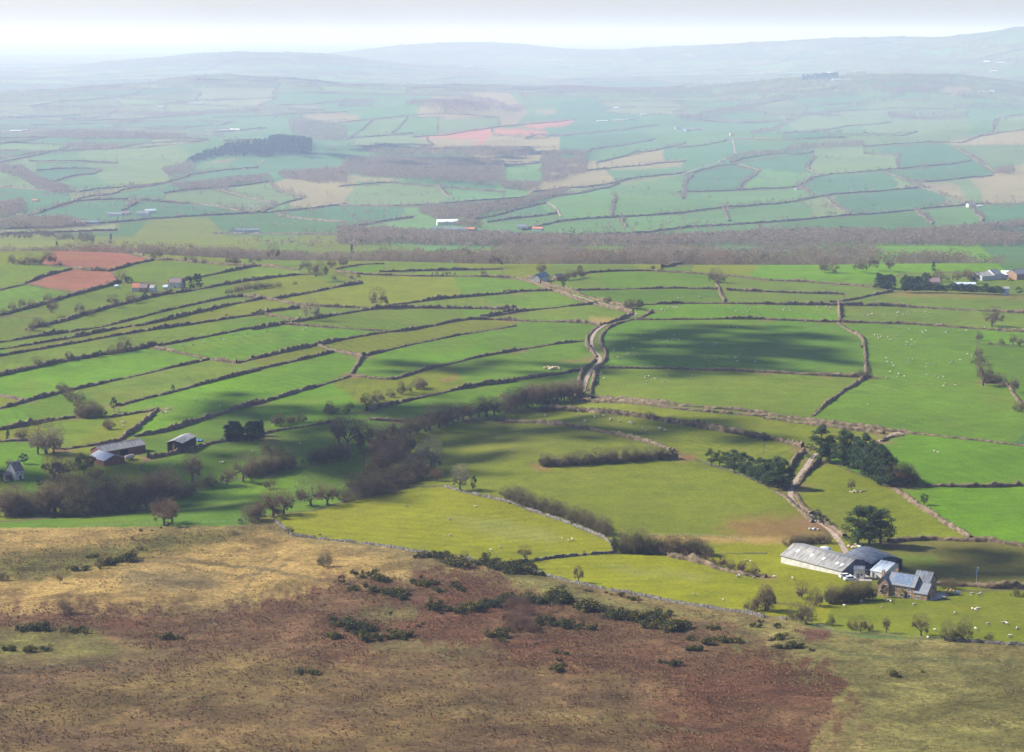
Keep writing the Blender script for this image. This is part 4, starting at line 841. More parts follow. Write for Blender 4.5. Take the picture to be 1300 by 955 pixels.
for g in groups(ROWS):
    hd,ln=g.split(' : '); t=hd.split(); n=max(2,int(int(t[2])*(.8 if t[1] in 'do' else .9))); lo,hi=map(float,t[3].split(',')); wd=float(t[4]); jt=float(t[5]); grp=' '.join(t[6:])
    pts=[cp(t[0],*map(float,q.split(','))) for q in ln.split()]; x,y,z=ground([p[0] for p in pts],[p[1] for p in pts]); P2,L_=resample(np.stack([x,y],1),.5)
    s=CROPS[t[0]][2]
    for i in range(n):
        q=P2[int((i+tr.uniform(.15,.85))/n*(len(P2)-1))]; X=q[0]+tr.gauss(0,1)*jt/s*q[1]/F*.5; Y=q[1]+tr.gauss(0,1)*jt/s*q[1]/F*.9
        kd=t[1]
        if kd in 'brd' and tr.random()<.25: kd=tr.choice('bdro')
        plant(kd,X,Y,tr.uniform(lo*.8,hi*1.08)/s*Y/F,wd*tr.uniform(.8,1.15),grp)
# gorse
GORSE='''
J 34 15,34 820,185 950,190 1010,230 1100,220 1190,235 | J 14 12,26 510,280 600,290 690,310 | J 16 16,32 500,350 620,345 720,385 790,400 | J 16 14,28 810,310 900,335 1000,350 1060,360
J 34 18,34 880,445 1000,455 1100,455 1200,430 1290,400 | J 18 20,36 400,520 480,530 560,540 570,590 | J 6 16,26 390,590 440,590 | J 12 14,26 600,600 700,590 820,590 | J 4 10,18 790,540 860,530 | J 4 22,34 1190,590 1255,590 | J 3 20,30 230,768 310,768 | J 3 8,14 685,475 720,475
K 20 22,44 0,400 100,410 200,420 330,400 | K 7 30,44 370,450 460,455 | K 26 24,44 530,470 620,490 720,520 820,530 930,560 | K 2 24,34 775,478 815,478 | K 3 16,26 1015,550 1070,550 | K 11 16,30 970,610 1050,615 1150,605 | K 4 18,30 930,655 985,655
K 3 16,24 1245,515 1275,555 | K 4 20,34 420,545 470,550 | K 12 16,34 170,520 250,530 350,525 | K 4 10,18 640,400 665,405 | K 6 12,22 0,600 260,635 300,770 | K 3 18,28 250,745 300,770 | K 5 18,32 800,720 880,730 | K 8 10,18 400,350 540,375 660,405 | K 10 26,40 0,250 80,250 200,275 | J 12 26,38 1200,240 1300,255
I 6 22,36 95,560 170,552 235,560 | I 6 18,30 285,562 350,560 430,572 | I 6 20,32 45,655 110,655 170,660 | I 1 18,22 232,650 238,652 | I 5 20,32 815,595 870,600 | I 1 18,20 905,598 912,600 | I 4 18,26 380,258 440,250 | I 9 20,34 530,225 590,210 655,190 | I 3 12,18 450,185 500,185 | I 5 8,14 720,60 870,22
L 6 18,28 65,640 140,640 200,640 | L 1 24,26 250,658 255,660 | L 1 20,24 112,592 116,595 | L 1 18,20 63,540 68,542 | L 2 16,22 640,782 675,782 | L 1 14,16 795,765 800,766 | L 2 8,12 760,790 545,785 | L 3 10,18 10,600 50,610
'''
NG=0
for g in groups(GORSE):
    t=g.split(); n=int(t[1]); lo,hi=map(float,t[2].split(',')); pts=[cp(t[0],*map(float,q.split(','))) for q in t[3:]]; x,y,z=ground([p[0] for p in pts],[p[1] for p in pts]); P2,_=resample(np.stack([x,y],1),.4)
    s=CROPS[t[0]][2]
    for i in range(n):
        q=P2[int((i+tr.uniform(.1,.9))/n*(len(P2)-1))]; X=q[0]+tr.gauss(0,1)*1.0; Y=q[1]+tr.gauss(0,1)*(3.0 if n>8 else 1.0); hh=tr.uniform(lo,hi)/s*Y/F*1.1
        z=float(H(np.array([X]),np.array([Y]))[0]); dark=tr.random()<.5; o=link('gorse_bush',PG[tr.randrange(5)*2+int(dark)]); o.location=(X,Y,z-.05); hh*=tr.choice((.7,1,1,1.35)); k=hh*tr.uniform(1.0,1.7); o.scale=(k,k*tr.uniform(.8,1.2),hh*1.25); o.rotation_euler=(0,0,tr.uniform(0,6.28)); NG+=1
        a,b=project(X,Y,z); fl='dark green gorse bush' if dark else 'gorse bush flecked with yellow flower'
        pl='on the bracken slope' if b>745 else 'along the moor edge'
        side='' 
        if n>4: gname=fl+' in the thicket '+pl; tag(o,gname,'gorse bush',gname)
        else: reg(o,fl,'gorse bush',float(a),float(b),None)
print('trees',NT,'gorse',NG,time.time()-T0)
# ---------------------------------------------------------------- woods read as one mass
def lodtree(seed,n,kind):
    r=np.random.default_rng(seed); p=r.normal(0,1,(n,3)); p/=np.linalg.norm(p,axis=1)[:,None]; p*=r.uniform(.25,1,(n,1))**.5
    if kind=='e': p=p*np.array([.24,.24,.40])+np.array([0,0,.56]); p[:,:2]*=(1.15-.75*p[:,2:3])*1.2
    else: p=p*np.array([.42,.42,.42])+np.array([0,0,.56])
    d=p-np.array([0,0,.3]); d/=np.linalg.norm(d,axis=1)[:,None]; d+=r.normal(0,.5,(n,3)); d/=np.linalg.norm(d,axis=1)[:,None]
    s=np.cross(d,r.normal(0,1,(n,3))); s/=np.linalg.norm(s,axis=1)[:,None]; w_=(4.2/n)**.5*.19; ln=(4.2/n)**.5*.42 if kind!='e' else (4.2/n)**.5*.4
    w_=w_*(1 if kind!='e' else 2.2)
    TV=np.stack([p-s*w_,p+s*w_,p+d*ln],1).reshape(-1,3)
    tk=np.array([[-.02,0,-.05],[.02,0,-.05],[.008,0,.6],[0,-.02,-.05],[0,.02,-.05],[0,.008,.6]]); return np.concatenate([TV,tk])
def wood_mesh(name,X,Y,Ht,n,kind,mats,seed):
    r=np.random.default_rng(seed); T=np.stack([lodtree(seed+k,n,kind) for k in range(4)]); m=len(X); ki=r.integers(0,4,m); an=r.uniform(0,6.28,m); B=T[ki]*Ht[:,None,None]*np.array([1,1,1])
    wq=r.uniform(.8,1.25,m)[:,None]; c,s=np.cos(an)[:,None],np.sin(an)[:,None]; x=(B[:,:,0]*c-B[:,:,1]*s)*wq+X[:,None]; y=(B[:,:,0]*s+B[:,:,1]*c)*wq+Y[:,None]; z=B[:,:,2]+H(X,Y)[:,None]
    V=np.stack([x,y,z],-1).reshape(-1,3); nt_=T.shape[1]//3; mi=np.repeat(r.choice(len(mats),m,p=[.46,.28,.17,.06,.03][:len(mats)] if len(mats)==5 else None),nt_)
    return np_mesh(name,V,np.arange(len(V)).reshape(-1,3),mats,mi=mi)
def inpoly(x,y,P):
    c=np.zeros(len(x),bool)
    for (ax,ay),(bx,by) in zip(P,P[1:]+P[:1]):
        m=((ay<=y)!=(by<=y)); c^= m&(x<(ax+(y-ay)*(bx-ax)/((by-ay) if by!=ay else 1e-9)))
    return c
def scatter(P,sp,seed):
    P=[tuple(q) for q in P]; xs=[q[0] for q in P]; ys=[q[1] for q in P]; r=np.random.default_rng(seed)
    nx=int((max(xs)-min(xs))/sp)+2; ny=int((max(ys)-min(ys))/sp)+2; gx_,gy_=np.meshgrid(np.arange(nx),np.arange(ny)); X=min(xs)+(gx_.ravel()+r.uniform(-.5,.5,gx_.size))*sp; Y=min(ys)+(gy_.ravel()+r.uniform(-.5,.5,gx_.size))*sp
    m=inpoly(X,Y,P); return X[m],Y[m]
_w0=mat('wood_twigs',(.21,.165,.12),(.31,.245,.18),.1,coord='World'); _w1=mat('wood_twigs_brown',(.20,.14,.10),(.29,.21,.15),.1,coord='World'); thin(_w0,.45); thin(_w1,.45); WM=[_w0,_w1,_w0,M_tw[3],M_ev[2]]
belt=[(-350,2035),(330,2035),(455,2050),(500,1870),(660,1850),(1100,1870),(1300,1890),(1700,1890),(1700,2330),(1150,2360),(1100,2600),(640,2600),(600,2330),(-350,2270)]
X,Y=scatter([((u-650)/F*d,d) for u,d in belt],9.0,3); m=(fbm(X,Y,60,3)*1.9+np.where(Y>2250,-.1,.1)+np.where((X/Y*F+650)>1110,-.65,.0)-.6*np.exp(-((Y-2290-40*np.sin(X/90))/22)**2)>np.where((X/Y*F+650)>640,.04,-.1)); X,Y=X[m],Y[m]
o=link('valley_wood',wood_mesh('valley_wood',X,Y,np.random.default_rng(1).uniform(7,17,len(X)),150,'b',WM,100)); tag(o,'brown leafless wood filling the valley behind the fields','wood',None,'stuff'); print('valley trees',len(X))
nw=0
for i,g in enumerate(groups(WOODS)):
    t=g.split(); pts=[cp(t[1],*map(float,q.split(','))) for q in t[2:]]; x,y,z=ground([p[0] for p in pts],[p[1] for p in pts]); D=float(np.median(y)); P=list(zip(x,y))
    X,Y=scatter(P,max(9,D/520),50+i)
    if len(X)>4500: k=np.random.default_rng(i).choice(len(X),4500,False); X,Y=X[k],Y[k]
    if len(X)<3: continue
    m=(fbm(X,Y,60,2)>-.45) if t[0]=='b' else np.ones(len(X),bool); X,Y=X[m],Y[m]
    n=44 if D<6000 else 22; o=link('distant_wood',wood_mesh('distant_wood',X,Y,np.random.default_rng(i).uniform(8,14,len(X))*(1.25 if t[0]=='e' else 1)*(1.15 if D<9000 else 1.4),n,t[0],WM if t[0]=='b' else M_ev[:2],200+i*5)); nw+=len(X)
    o['kind']='stuff'; reg(o,'dark conifer wood' if t[0]=='e' else 'hazy brown leafless wood','wood',sum(p[0] for p in pts)/len(pts),sum(p[1] for p in pts)/len(pts),None)
# hedgerow trees of the far side: along the traced and the patchwork hedges
X=[];Y=[]; ofs=0
for k,l in LN:
    n=len(l); px_,py_=gx[ofs:ofs+n],gy[ofs:ofs+n]; ofs+=n
    if k=='f':
        P2,L_=resample(np.stack([px_,py_],1),6)
        m=rng.random(len(P2))<np.clip(.30+.55*fbm(P2[:,0],P2[:,1],140,2),0,.85); X+=list(P2[m,0]); Y+=list(P2[m,1])
for a,c in NET:
    P2,_=resample([a,c],15); m=rng.random(len(P2))<np.clip(.34+.6*fbm(P2[:,0],P2[:,1],300,2),0,.9)*(1 if a[1]<9000 else .7); X+=list(P2[m,0]); Y+=list(P2[m,1])
q=rng.random(9000); yy=2700+ (q**1.5)*13000; xx=rng.uniform(-.33,.33,9000)*yy; m=fbm(xx,yy,350,3)>.14; X+=list(xx[m]); Y+=list(yy[m])
X=np.array(X)+rng.normal(0,2.5,len(X)); Y=np.array(Y)+rng.normal(0,2.5,len(Y))
o=link('distant_hedgerow_trees',wood_mesh('distant_hedgerow_trees',X,Y,rng.uniform(5,11,len(X))*np.where(Y>11000,1.6,1.2),14,'b',WM,900)); tag(o,'countless small hedgerow trees dotted over the hazy far farmland','trees',None,'stuff')
print('far woods',nw,'hedgerow trees',len(X),time.time()-T0)
# ---------------------------------------------------------------- buildings
def wav(name,c1,c2,scale,rough=.6):
    """profiled sheet: bands across the slope"""
    m=mat(name,tuple(v*.72 for v in c1),tuple(v*1.12 for v in c2),1.0,rough=rough,detail=7); nt=m.node_tree; b=nt.nodes['Principled BSDF']; _n=[q for q in nt.nodes if q.type=='TEX_NOISE'][0]; _l=_n.inputs['Vector'].links[0]; _mp=nt.nodes.new('ShaderNodeMapping'); _mp.inputs['Scale'].default_value=(1.6,.28,.28); nt.links.new(_l.from_socket,_mp.inputs['Vector']); nt.links.new(_mp.outputs[0],_n.inputs['Vector']); t=nt.nodes.new('ShaderNodeTexCoord'); w_=nt.nodes.new('ShaderNodeTexWave'); w_.inputs['Scale'].default_value=scale; w_.bands_direction='X'
    nt.links.new(t.outputs['Object'],w_.inputs['Vector']); bp=nt.nodes.new('ShaderNodeBump'); bp.inputs['Strength'].default_value=.35; bp.inputs['Distance'].default_value=.05; nt.links.new(w_.outputs['Fac'],bp.inputs['Height']); nt.links.new(bp.outputs['Normal'],b.inputs['Normal']); return m
B_={'fibre':wav('fibre_cement_roof',(.24,.235,.22),(.34,.33,.31),3),'white':mat('white_render',(.46,.44,.39),(.64,.62,.56),.6),'slateblue':wav('dark_blue_sheet',(.055,.085,.13),(.085,.12,.17),3),'dark':wav('dark_grey_sheet',(.10,.115,.14),(.17,.19,.22),3,.45),
'pale':wav('pale_blue_sheet',(.42,.50,.56),(.60,.66,.70),3,.5),'slate':mat('slate',(.13,.145,.17),(.24,.26,.29),2.5,rough=.5,bump=.2),'stone':mat('rubble_stone_wall',(.20,.125,.085),(.42,.29,.21),1.6,bump=.5,c3=(.31,.20,.14)),'brick':mat('red_brick',(.13,.055,.045),(.24,.10,.075),1.2),
'black':mat('black_timber',(.02,.02,.022),(.05,.05,.055),2),'glass':mat('window_glass',(.03,.04,.05),rough=.15,spec=.5),'frame':mat('white_frames',(.75,.75,.72)),'timber':mat('raw_timber',(.38,.22,.09),(.55,.34,.15),1.5),'tarp':mat('blue_tarpaulin',(.03,.13,.42),(.06,.22,.55),2,rough=.4),
'panel':mat('solar_cells',(.10,.15,.24),(.17,.24,.34),1.5,rough=.3,spec=.6),'rubber':mat('rubber',(.02,.02,.02)),'grey':mat('galvanised',(.35,.36,.38),(.5,.51,.52),2,rough=.45),'redroof':mat('orange_tiles',(.42,.16,.09),(.55,.24,.14),1.2),'conc':mat('yard_concrete',(.34,.28,.24),(.48,.42,.37),.5,coord='World'),
'sky':mat('rooflight',(.75,.77,.76)),'void':mat('dark_opening',(.012,.012,.014)),'yellow':mat('yellow_paint',(.62,.38,.02)),'purple':mat('weathered_tiles',(.17,.12,.12),(.27,.20,.20),1.5),'pink':mat('pinkish_render',(.55,.42,.36),(.66,.52,.45),1)}
def place(A,B,name='shed'):
    a,b=gp(*A),gp(*B); d=b-a; L_=math.hypot(d.x,d.y); r=bpy.data.objects.new(name,None); COL.objects.link(r); r.location=(a.x,a.y,min(a.z,b.z)+.0); r.rotation_euler=(0,0,math.atan2(d.y,d.x)); return r,L_
def gable(root,x0,L_,y0,w,ef,rg,er=None,wm='white',rm='fibre',rp=.5,ov=.35,base=-2.0,gm_=None):
    """walls and two-slope roof; ridge along x. ef/er front/rear eave, rp ridge position across"""
    er=ef if er is None else er; yr=y0+w*rp; m=MB(); m.prism([(y0,base),(y0+w,base),(y0+w,er),(yr,rg),(y0,ef)],x0,x0+L_); wall=m.build('wall',B_[wm],root)
    if gm_:
        m=MB()
        for xx in (x0+L_,): m.prism([(y0+.02,min(ef,er)*.35),(y0+w-.02,min(ef,er)*.35),(y0+w-.02,er),(yr,rg),(y0+.02,ef)],xx,xx+.06)
        m.build('gable_cladding',B_[gm_],root)
    m=MB(); t=.14; sf=(rg-ef)/(w*rp); sr=(rg-er)/(w*(1-rp))
    m.prism([(y0-ov,ef-sf*ov+.03),(yr,rg+.03),(yr,rg+t+.03),(y0-ov,ef-sf*ov+t+.03)],x0-ov,x0+L_+ov); m.prism([(yr+.002,rg+.03),(y0+w+ov,er-sr*ov+.03),(y0+w+ov,er-sr*ov+t+.03),(yr+.002,rg+t+.03)],x0-ov,x0+L_+ov)
    m.box(x0-ov,x0+L_+ov,yr-.15,yr+.15,rg+t+.0,rg+t+.1)
    return wall,m.build('roof',B_[rm],root)
def window(parent,x,z,w=1.0,h=1.1,y=0.0,side='f',wx=0):
    """window in the front wall (y) or the right-hand end wall (x=wx)"""
    m=MB(); g=MB()
    if side=='f':
        for a,b,c,d in ((x-w/2,x+w/2,z,z+.09),(x-w/2,x+w/2,z+h-.09,z+h),(x-w/2,x-w/2+.08,z+.09,z+h-.09),(x+w/2-.08,x+w/2,z+.09,z+h-.09),(x-.035,x+.035,z+.09,z+h-.09)): m.box(a,b,y-.07,y+.02,c,d)
        g.box(x-w/2+.08,x+w/2-.08,y-.025,y+.02,z+.09,z+h-.09)
    else:
        for a,b,c,d in ((x-w/2,x+w/2,z,z+.09),(x-w/2,x+w/2,z+h-.09,z+h),(x-w/2,x-w/2+.08,z+.09,z+h-.09),(x+w/2-.08,x+w/2,z+.09,z+h-.09)): m.box(wx-.02,wx+.07,a,b,c,d)
        g.box(wx-.02,wx+.025,x-w/2+.08,x+w/2-.08,z+.09,z+h-.09)
    f=m.build('window',B_['frame'],parent); g.build('pane',B_['glass'],f); return f
def simple(name,part,boxes,mt,root):
    m=MB()
    for b in boxes: m.box(*b)
    return m.build(part,B_[mt],root)
def slopebox(m,x0,x1,ya,yb,za,zb,t):
    m.poly([(x0,ya,za+t),(x1,ya,za+t),(x1,yb,zb+t),(x0,yb,zb+t)]); m.poly([(x0,ya,za),(x0,yb,zb),(x1,yb,zb),(x1,ya,za)])
    m.poly([(x0,ya,za),(x1,ya,za),(x1,ya,za+t),(x0,ya,za+t)]); m.poly([(x0,yb,zb),(x0,yb,zb+t),(x1,yb,zb+t),(x1,yb,zb)]); m.poly([(x0,ya,za),(x0,ya,za+t),(x0,yb,zb+t),(x0,yb,zb)]); m.poly([(x1,ya,za),(x1,yb,zb),(x1,yb,zb+t),(x1,ya,za+t)])
# --- the right-hand farm
r,L_=place(cp('M',62,244),cp('M',480,330),'long_shed'); tag(r,'long white farm shed with grey roof, rooflights and blue-grey gable end','shed')
w_,rf=gable(r,0,L_,0,12.0,2.9,5.9,4.9,'white','fibre',.55,gm_='slateblue'); m=MB()
for fx_,fy_ in ((.16,.55),(.40,.52),(.60,.50),(.84,.42),(.92,.40)):
    m=MB(); y0=12*.55*fy_; slopebox(m,L_*fx_-.5,L_*fx_+.5,y0-.6,y0+.6,2.9+3.0/6.6*(y0-.6)+.18,2.9+3.0/6.6*(y0+.6)+.18,.05); m.build('rooflight',B_['sky'],rf)
simple('','wainscot',[(0,L_,-.06,0,-1.5,.25)],'conc',r)
r,L_=place(cp('M',562,352),cp('M',634,356),'block_store'); tag(r,'small white block store at the gable of the long shed','store'); gable(r,0,L_,0,3.6,3.3,3.9,3.6,'white','dark',.5,.15); simple('','door',[(.9,1.9,-.05,0,0,2.0)],'dark',r); simple('','hatch',[(2.4,2.9,-.05,0,1.3,2.0)],'void',r)
r,L_=place(cp('M',676,306),cp('M',896,288),'barrel_barn'); tag(r,'dark barrel-roofed barn with curved sheet roof and open arch end','barn'); W_=L_; n=14; D_=15; ea=3.6; ri=2.3
arc=[(W_*i/n,ea+ri*math.sin(math.pi*(.08+.84*i/n))-ri*math.sin(math.pi*.08)) for i in range(n+1)]
m=MB()
for (xa,za),(xb,zb) in zip(arc[:-1],arc[1:]):
    e=-.3 if xa==0 else 0; 
    for z_,flip in ((.12,0),(0,1)):
        p=[(xa,-.4,za+z_),(xb,-.4,zb+z_),(xb,D_,zb+z_),(xa,D_,za+z_)]; m.poly(p[::-1] if flip else p)
    m.poly([(xa,-.4,za),(xb,-.4,zb),(xb,-.4,zb+.12),(xa,-.4,za+.12)]); m.poly([(xa,D_,za),(xa,D_,za+.12),(xb,D_,zb+.12),(xb,D_,zb)])
m.build('roof',B_['dark'],r,smooth=False); m=MB(); m.box(.05,.2,0,D_-.1,-2,ea-.02); m.box(W_-.2,W_-.05,0,D_-.1,-2,ea-.02); m.build('wall',B_['slateblue'],r)
m=MB(); k=[(x_,D_-.2,z_-.03) for x_,z_ in arc]; m.poly([(0.2,D_-.2,-2)]+k+[(W_-.2,D_-.2,-2)]); m.build('rear_wall',B_['void'],r)
m=MB(); k=[(x_,.25,z_-.03) for x_,z_ in arc]; m.poly([(.2,.25,ea-.3)]+k+[(W_-.2,.25,ea-.3)]); m.build('arch_panel',B_['slateblue'],r)
r,L_=place(cp('M',676,338),cp('M',752,352),'lean_to'); tag(r,'pale blue-roofed low building with white wall between barn and farmhouse','outbuilding'); gable(r,0,L_+1.0,0,8.5,2.3,4.6,3.9,'white','pale',.75,.2); simple('','door',[(.8,1.7,-.05,0,0,1.9)],'slateblue',r)
r,L_=place(cp('M',722,462),cp('M',970,492),'farmhouse'); tag(r,'stone farmhouse with slate roof, solar panels and a lower right-hand wing','house')
L1=L_; gable(r,3.6,L1-3.6,.6,6.6,4.4,7.3,None,'stone','slate'); 
# cross wing with its gable to the left front
m=MB(); a=[(0,-2),(4.0,-2),(4.0,4.2),(2.0,6.6),(0,4.2)]; 
k=len(m.v); m.v+=[(x_,-.1,z_) for x_,z_ in a]+[(x_,6.4,z_) for x_,z_ in a]; m.f+=[tuple(range(k,k+5)),tuple(range(k+5,k+10))[::-1]]+[(k+i,k+5+i,k+5+(i+1)%5,k+(i+1)%5) for i in range(5)]; m.mi+=[0]*7; cw=m.build('wing_wall',B_['stone'],r)
m=MB()
for xa,za,xb,zb in ((-.3,3.88,2.0,6.63),(2.0,6.63,4.3,3.88)):
    for z_,fl in ((.13,0),(0,1)):
        p=[(xa,-.4,za+z_),(xb,-.4,zb+z_),(xb,6.6,zb+z_),(xa,6.6,za+z_)]; m.poly(p[::-1] if fl else p)
    m.poly([(xa,-.4,za),(xb,-.4,zb),(xb,-.4,zb+.13),(xa,-.4,za+.13)])
m.build('wing_roof',B_['slate'],r)
for xx,zz in ((1.4,1.0),(2.9,3.0)): window(cw,xx,zz,.8,1.0,-.1)
wl=[o for o in r.children if o.name.startswith('wall')][0]
for xx in (5.6,8.2,L1-1.6):
    if xx<L1-1: window(wl,xx,2.7,1.0,1.0,.6); window(wl,xx,.5,1.1,1.2,.6)
rl=[o for o in r.children if o.name.startswith('roof')][0]
for i in range(5):
    for j in range(4):
        m=MB(); x_=4.9+i*(L1-6.0)/5; ww=(L1-6.0)/5-.16; y_=.9+j*.72; s_=2.9/3.3; slopebox(m,x_,x_+ww,y_,y_+.58,4.4+s_*(y_-.6)+.19,4.4+s_*(y_-.02)+.19,.05); m.build('solar_panel',B_['panel'],r)
for nm,x_,y_ in (('chimney',.2,3.1),('chimney',4.6,3.8)):
    m=MB(); zt=8.3 if x_>1 else 7.4; m.box(x_,x_+.9,y_,y_+.7,5.3,zt); m.box(x_-.06,x_+.96,y_-.06,y_+.76,zt+.002,zt+.12); c_=m.build('chimney',B_['stone'],r); m=MB(); m.tube((x_+.3,y_+.35,zt+.1),(x_+.3,y_+.35,zt+.5),.12,.1); m.tube((x_+.65,y_+.35,zt+.1),(x_+.65,y_+.35,zt+.5),.12,.1); m.build('chimney_pot',B_['redroof'],c_)
w2,r2=gable(r,L1+.25,4.3,.2,7.0,2.7,5.4,None,'stone','slate',ov=.2); window(w2,L1+1.5,.7,1.1,1.1,.2); window(w2,3.6,2.6,.9,1.2,0,'s',L1+4.55); simple('','door',[(L1+4.55,L1+4.6,1.6,2.6,0,2.0)],'void',r)
simple('','front_door',[(L1-3.2,L1-2.3,.54,.6,0,2.0)],'black',r)
# rear range
gable(r,L1-3.2,5.2,7.6,8.0,3.6,7.0,None,'stone','dark')
a=gp(*cp('M',365,172)); r=bpy.data.objects.new('silage_dome',None); COL.objects.link(r); r.location=a; tag(r,'white domed tank behind the long shed','tank'); m=MB(); m.ell((0,0,.9),(2.3,2.3,1.5),18,7,cut=0); m.build('dome',B_['pale'],r,True); m=MB(); m.tube((0,0,-1),(0,0,.95),2.3,2.3,18); m.build('drum',B_['white'],r)
# yard
def sheet(name,pts,up,mt,cat=None,label=None):
    x,y,z=ground([p[0] for p in pts],[p[1] for p in pts]); P=list(zip(x,y)); r_=np.random.default_rng(1); X,Y=[],[]
    gxs=np.arange(min(x),max(x),1.2); gys=np.arange(min(y),max(y),1.2); A_,B2=np.meshgrid(gxs,gys); m=inpoly(A_.ravel(),B2.ravel(),P).reshape(A_.shape); V=np.stack([A_.ravel(),B2.ravel(),H(A_.ravel(),B2.ravel())+up],1); idx=np.arange(A_.size).reshape(A_.shape); mm=m[:-1,:-1]&m[1:,:-1]&m[:-1,1:]&m[1:,1:]
    Q=np.stack([idx[:-1,:-1][mm],idx[:-1,1:][mm],idx[1:,1:][mm],idx[1:,:-1][mm]],-1); o=link(name,np_mesh(name,V,Q,[B_[mt]])); o['kind']='structure'; return o
sheet('yard_ground',[cp('M',*p) for p in ((480,345),(640,290),(700,350),(720,375),(600,372),(500,372))],.12,'conc'); sheet('yard_ground',[cp('M',*p) for p in ((1040,500),(1090,450),(1230,440),(1210,480),(1110,508))],.12,'conc')
def car(px,py,az,body,kind='car',label=''):
    a=gp(px,py); r=bpy.data.objects.new('parked_'+kind,None); COL.objects.link(r); r.location=a; r.rotation_euler=(0,0,az); tag(r,label,kind)
    m=MB(); m.prism([(-.85,.35),(.85,.35),(.88,.75),(.8,.95),(-.8,.95),(-.88,.75)],-2.1,2.1); b=m.build('body',body,r); m=MB(); m.prism([(-.78,.952),(.78,.952),(.62,1.5),(-.62,1.5)],-1.5 if kind=='van' else -1.2,1.0); c_=m.build('cabin',B_['glass'],r); m=MB(); m.box(-1.3,.8,-.6,.6,1.502,1.56); m.build('roof_panel',body,r)
    for x_ in (-1.3,1.3):
        for y_ in (-.8,.8): m=MB(); m.tube((x_,y_-.1,.32),(x_,y_+.1,.32),.33,.33,12); m.build('wheel',B_['rubber'],r)
wp=mat('white_car_paint',(.7,.71,.72),rough=.3,spec=.5); bpaint=mat('dark_car_paint',(.05,.06,.08),rough=.3,spec=.5)
car(*cp('M',535,362),.25,wp,'car','white car parked below the gable of the long shed'); car(*cp('M',505,345),.25,wp,'van','white van parked against the blue gable end'); car(*cp('M',650,318),1.3,bpaint,'car','dark car parked between the long shed and the barrel barn')
# scrap, bales and tanks by the house
def rough_pile(px,py,n,sz,mt,name,label,cat,sp=1.0):
    a=gp(px,py); r_=random.Random(int(px*7+py)); m=MB()
    for i in range(n):
        c=(r_.gauss(0,sp),r_.gauss(0,sp*.8),sz*.35+r_.random()*sz*.4); m.ell(c,(sz*r_.uniform(.4,.9),sz*r_.uniform(.4,.8),sz*r_.uniform(.3,.6)),7,4)
    o=m.build(name,B_[mt] if isinstance(mt,str) else mt); o.location=a; tag(o,label,cat); return o
pale=mat('pale_straw',(.42,.33,.21),(.60,.48,.32),1.5,bump=.4)
rough_pile(*cp('C',240,706),14,1.6,pale,'straw_heap','pale heap of straw and stone in the sloping green field','heap',2.6); rough_pile(*cp('H',455,492),12,.7,pale,'feed_heap','pale line of strewn feed under the small tree in the pasture','heap',2.0)
rough_pile(*cp('M',560,140),10,1.0,pale,'spoil_heap','orange-brown earth heap beside the barrel barn','heap',1.6); rough_pile(*cp('H',250,682),8,.8,'grey','boulder_heap','grey boulders on the bend of the farm drive','boulders',1.2)
rough_pile(*cp('M',1200,445),12,.6,'timber','scrap_pile','scattered timber and scrap beyond the farmhouse end','scrap',2.2); rough_pile(*cp('M',1150,470),9,.45,'grey','rubble_pile','grey rubble on the yard behind the farmhouse','rubble',1.6)
a=gp(*cp('M',1275,462)); r=bpy.data.objects.new('water_bowser',None); COL.objects.link(r); r.location=a; tag(r,'pale blue water tank beside the scrap by the fence','tank'); m=MB(); m.tube((-.9,0,.8),(.9,0,.8),.6,.6,12); m.ell((-.9,0,.8),(.2,.6,.6),10,6); m.build('barrel',B_['pale'],r,True); simple('','cradle',[(-.8,-.6,-.4,.4,-.1,.3),(.6,.8,-.4,.4,-.1,.3)],'grey',r)
a=gp(*cp('L',1062,322)); r=bpy.data.objects.new('wind_turbine',None); COL.objects.link(r); r.location=a; tag(r,'slim grey mast with a small wind turbine in the dull field','turbine'); m=MB(); m.tube((0,0,-.5),(0,0,5.4),.07,.05); m.build('mast',B_['grey'],r); m=MB(); m.box(-.35,.35,-.12,.12,5.4,5.6); m.build('nacelle',B_['tarp'],r)
for i in range(3): m=MB(); t=i*2.094+.4; m.tube((.4,0,5.5),(.4,.8*math.cos(t),5.5+.8*math.sin(t)),.05,.02,5); m.build('blade',B_['frame'],r)
simple('','control_box',[(-.25,.25,-.2,.2,3.6,4.2)],'tarp',r)
bl=[mat('black_bale_wrap',(.02,.022,.025),rough=.35,spec=.5),mat('pale_green_bale_wrap',(.35,.42,.34),rough=.4)]
for i,(bx_,by_) in enumerate(((596,128),(606,133),(616,138),(590,138),(601,144),(612,141),(585,132),(622,131),(690,205),(700,212))):
    a=gp(*cp('M',bx_,by_)); m=MB(); m.tube((-.6,0,.6),(.6,0,.6),.62,.62,12); m.poly([(-.6,.62*math.cos(t*math.pi/6),.6+.62*math.sin(t*math.pi/6)) for t in range(12)]); o=m.build('silage_bale',bl[i%5==4],None,True); o.location=a; o.rotation_euler=(0,0,i*.7); lb=('pale green' if i%5==4 else 'black')+' wrapped round bale stacked behind the farm sheds'; tag(o,lb,'bale',lb)
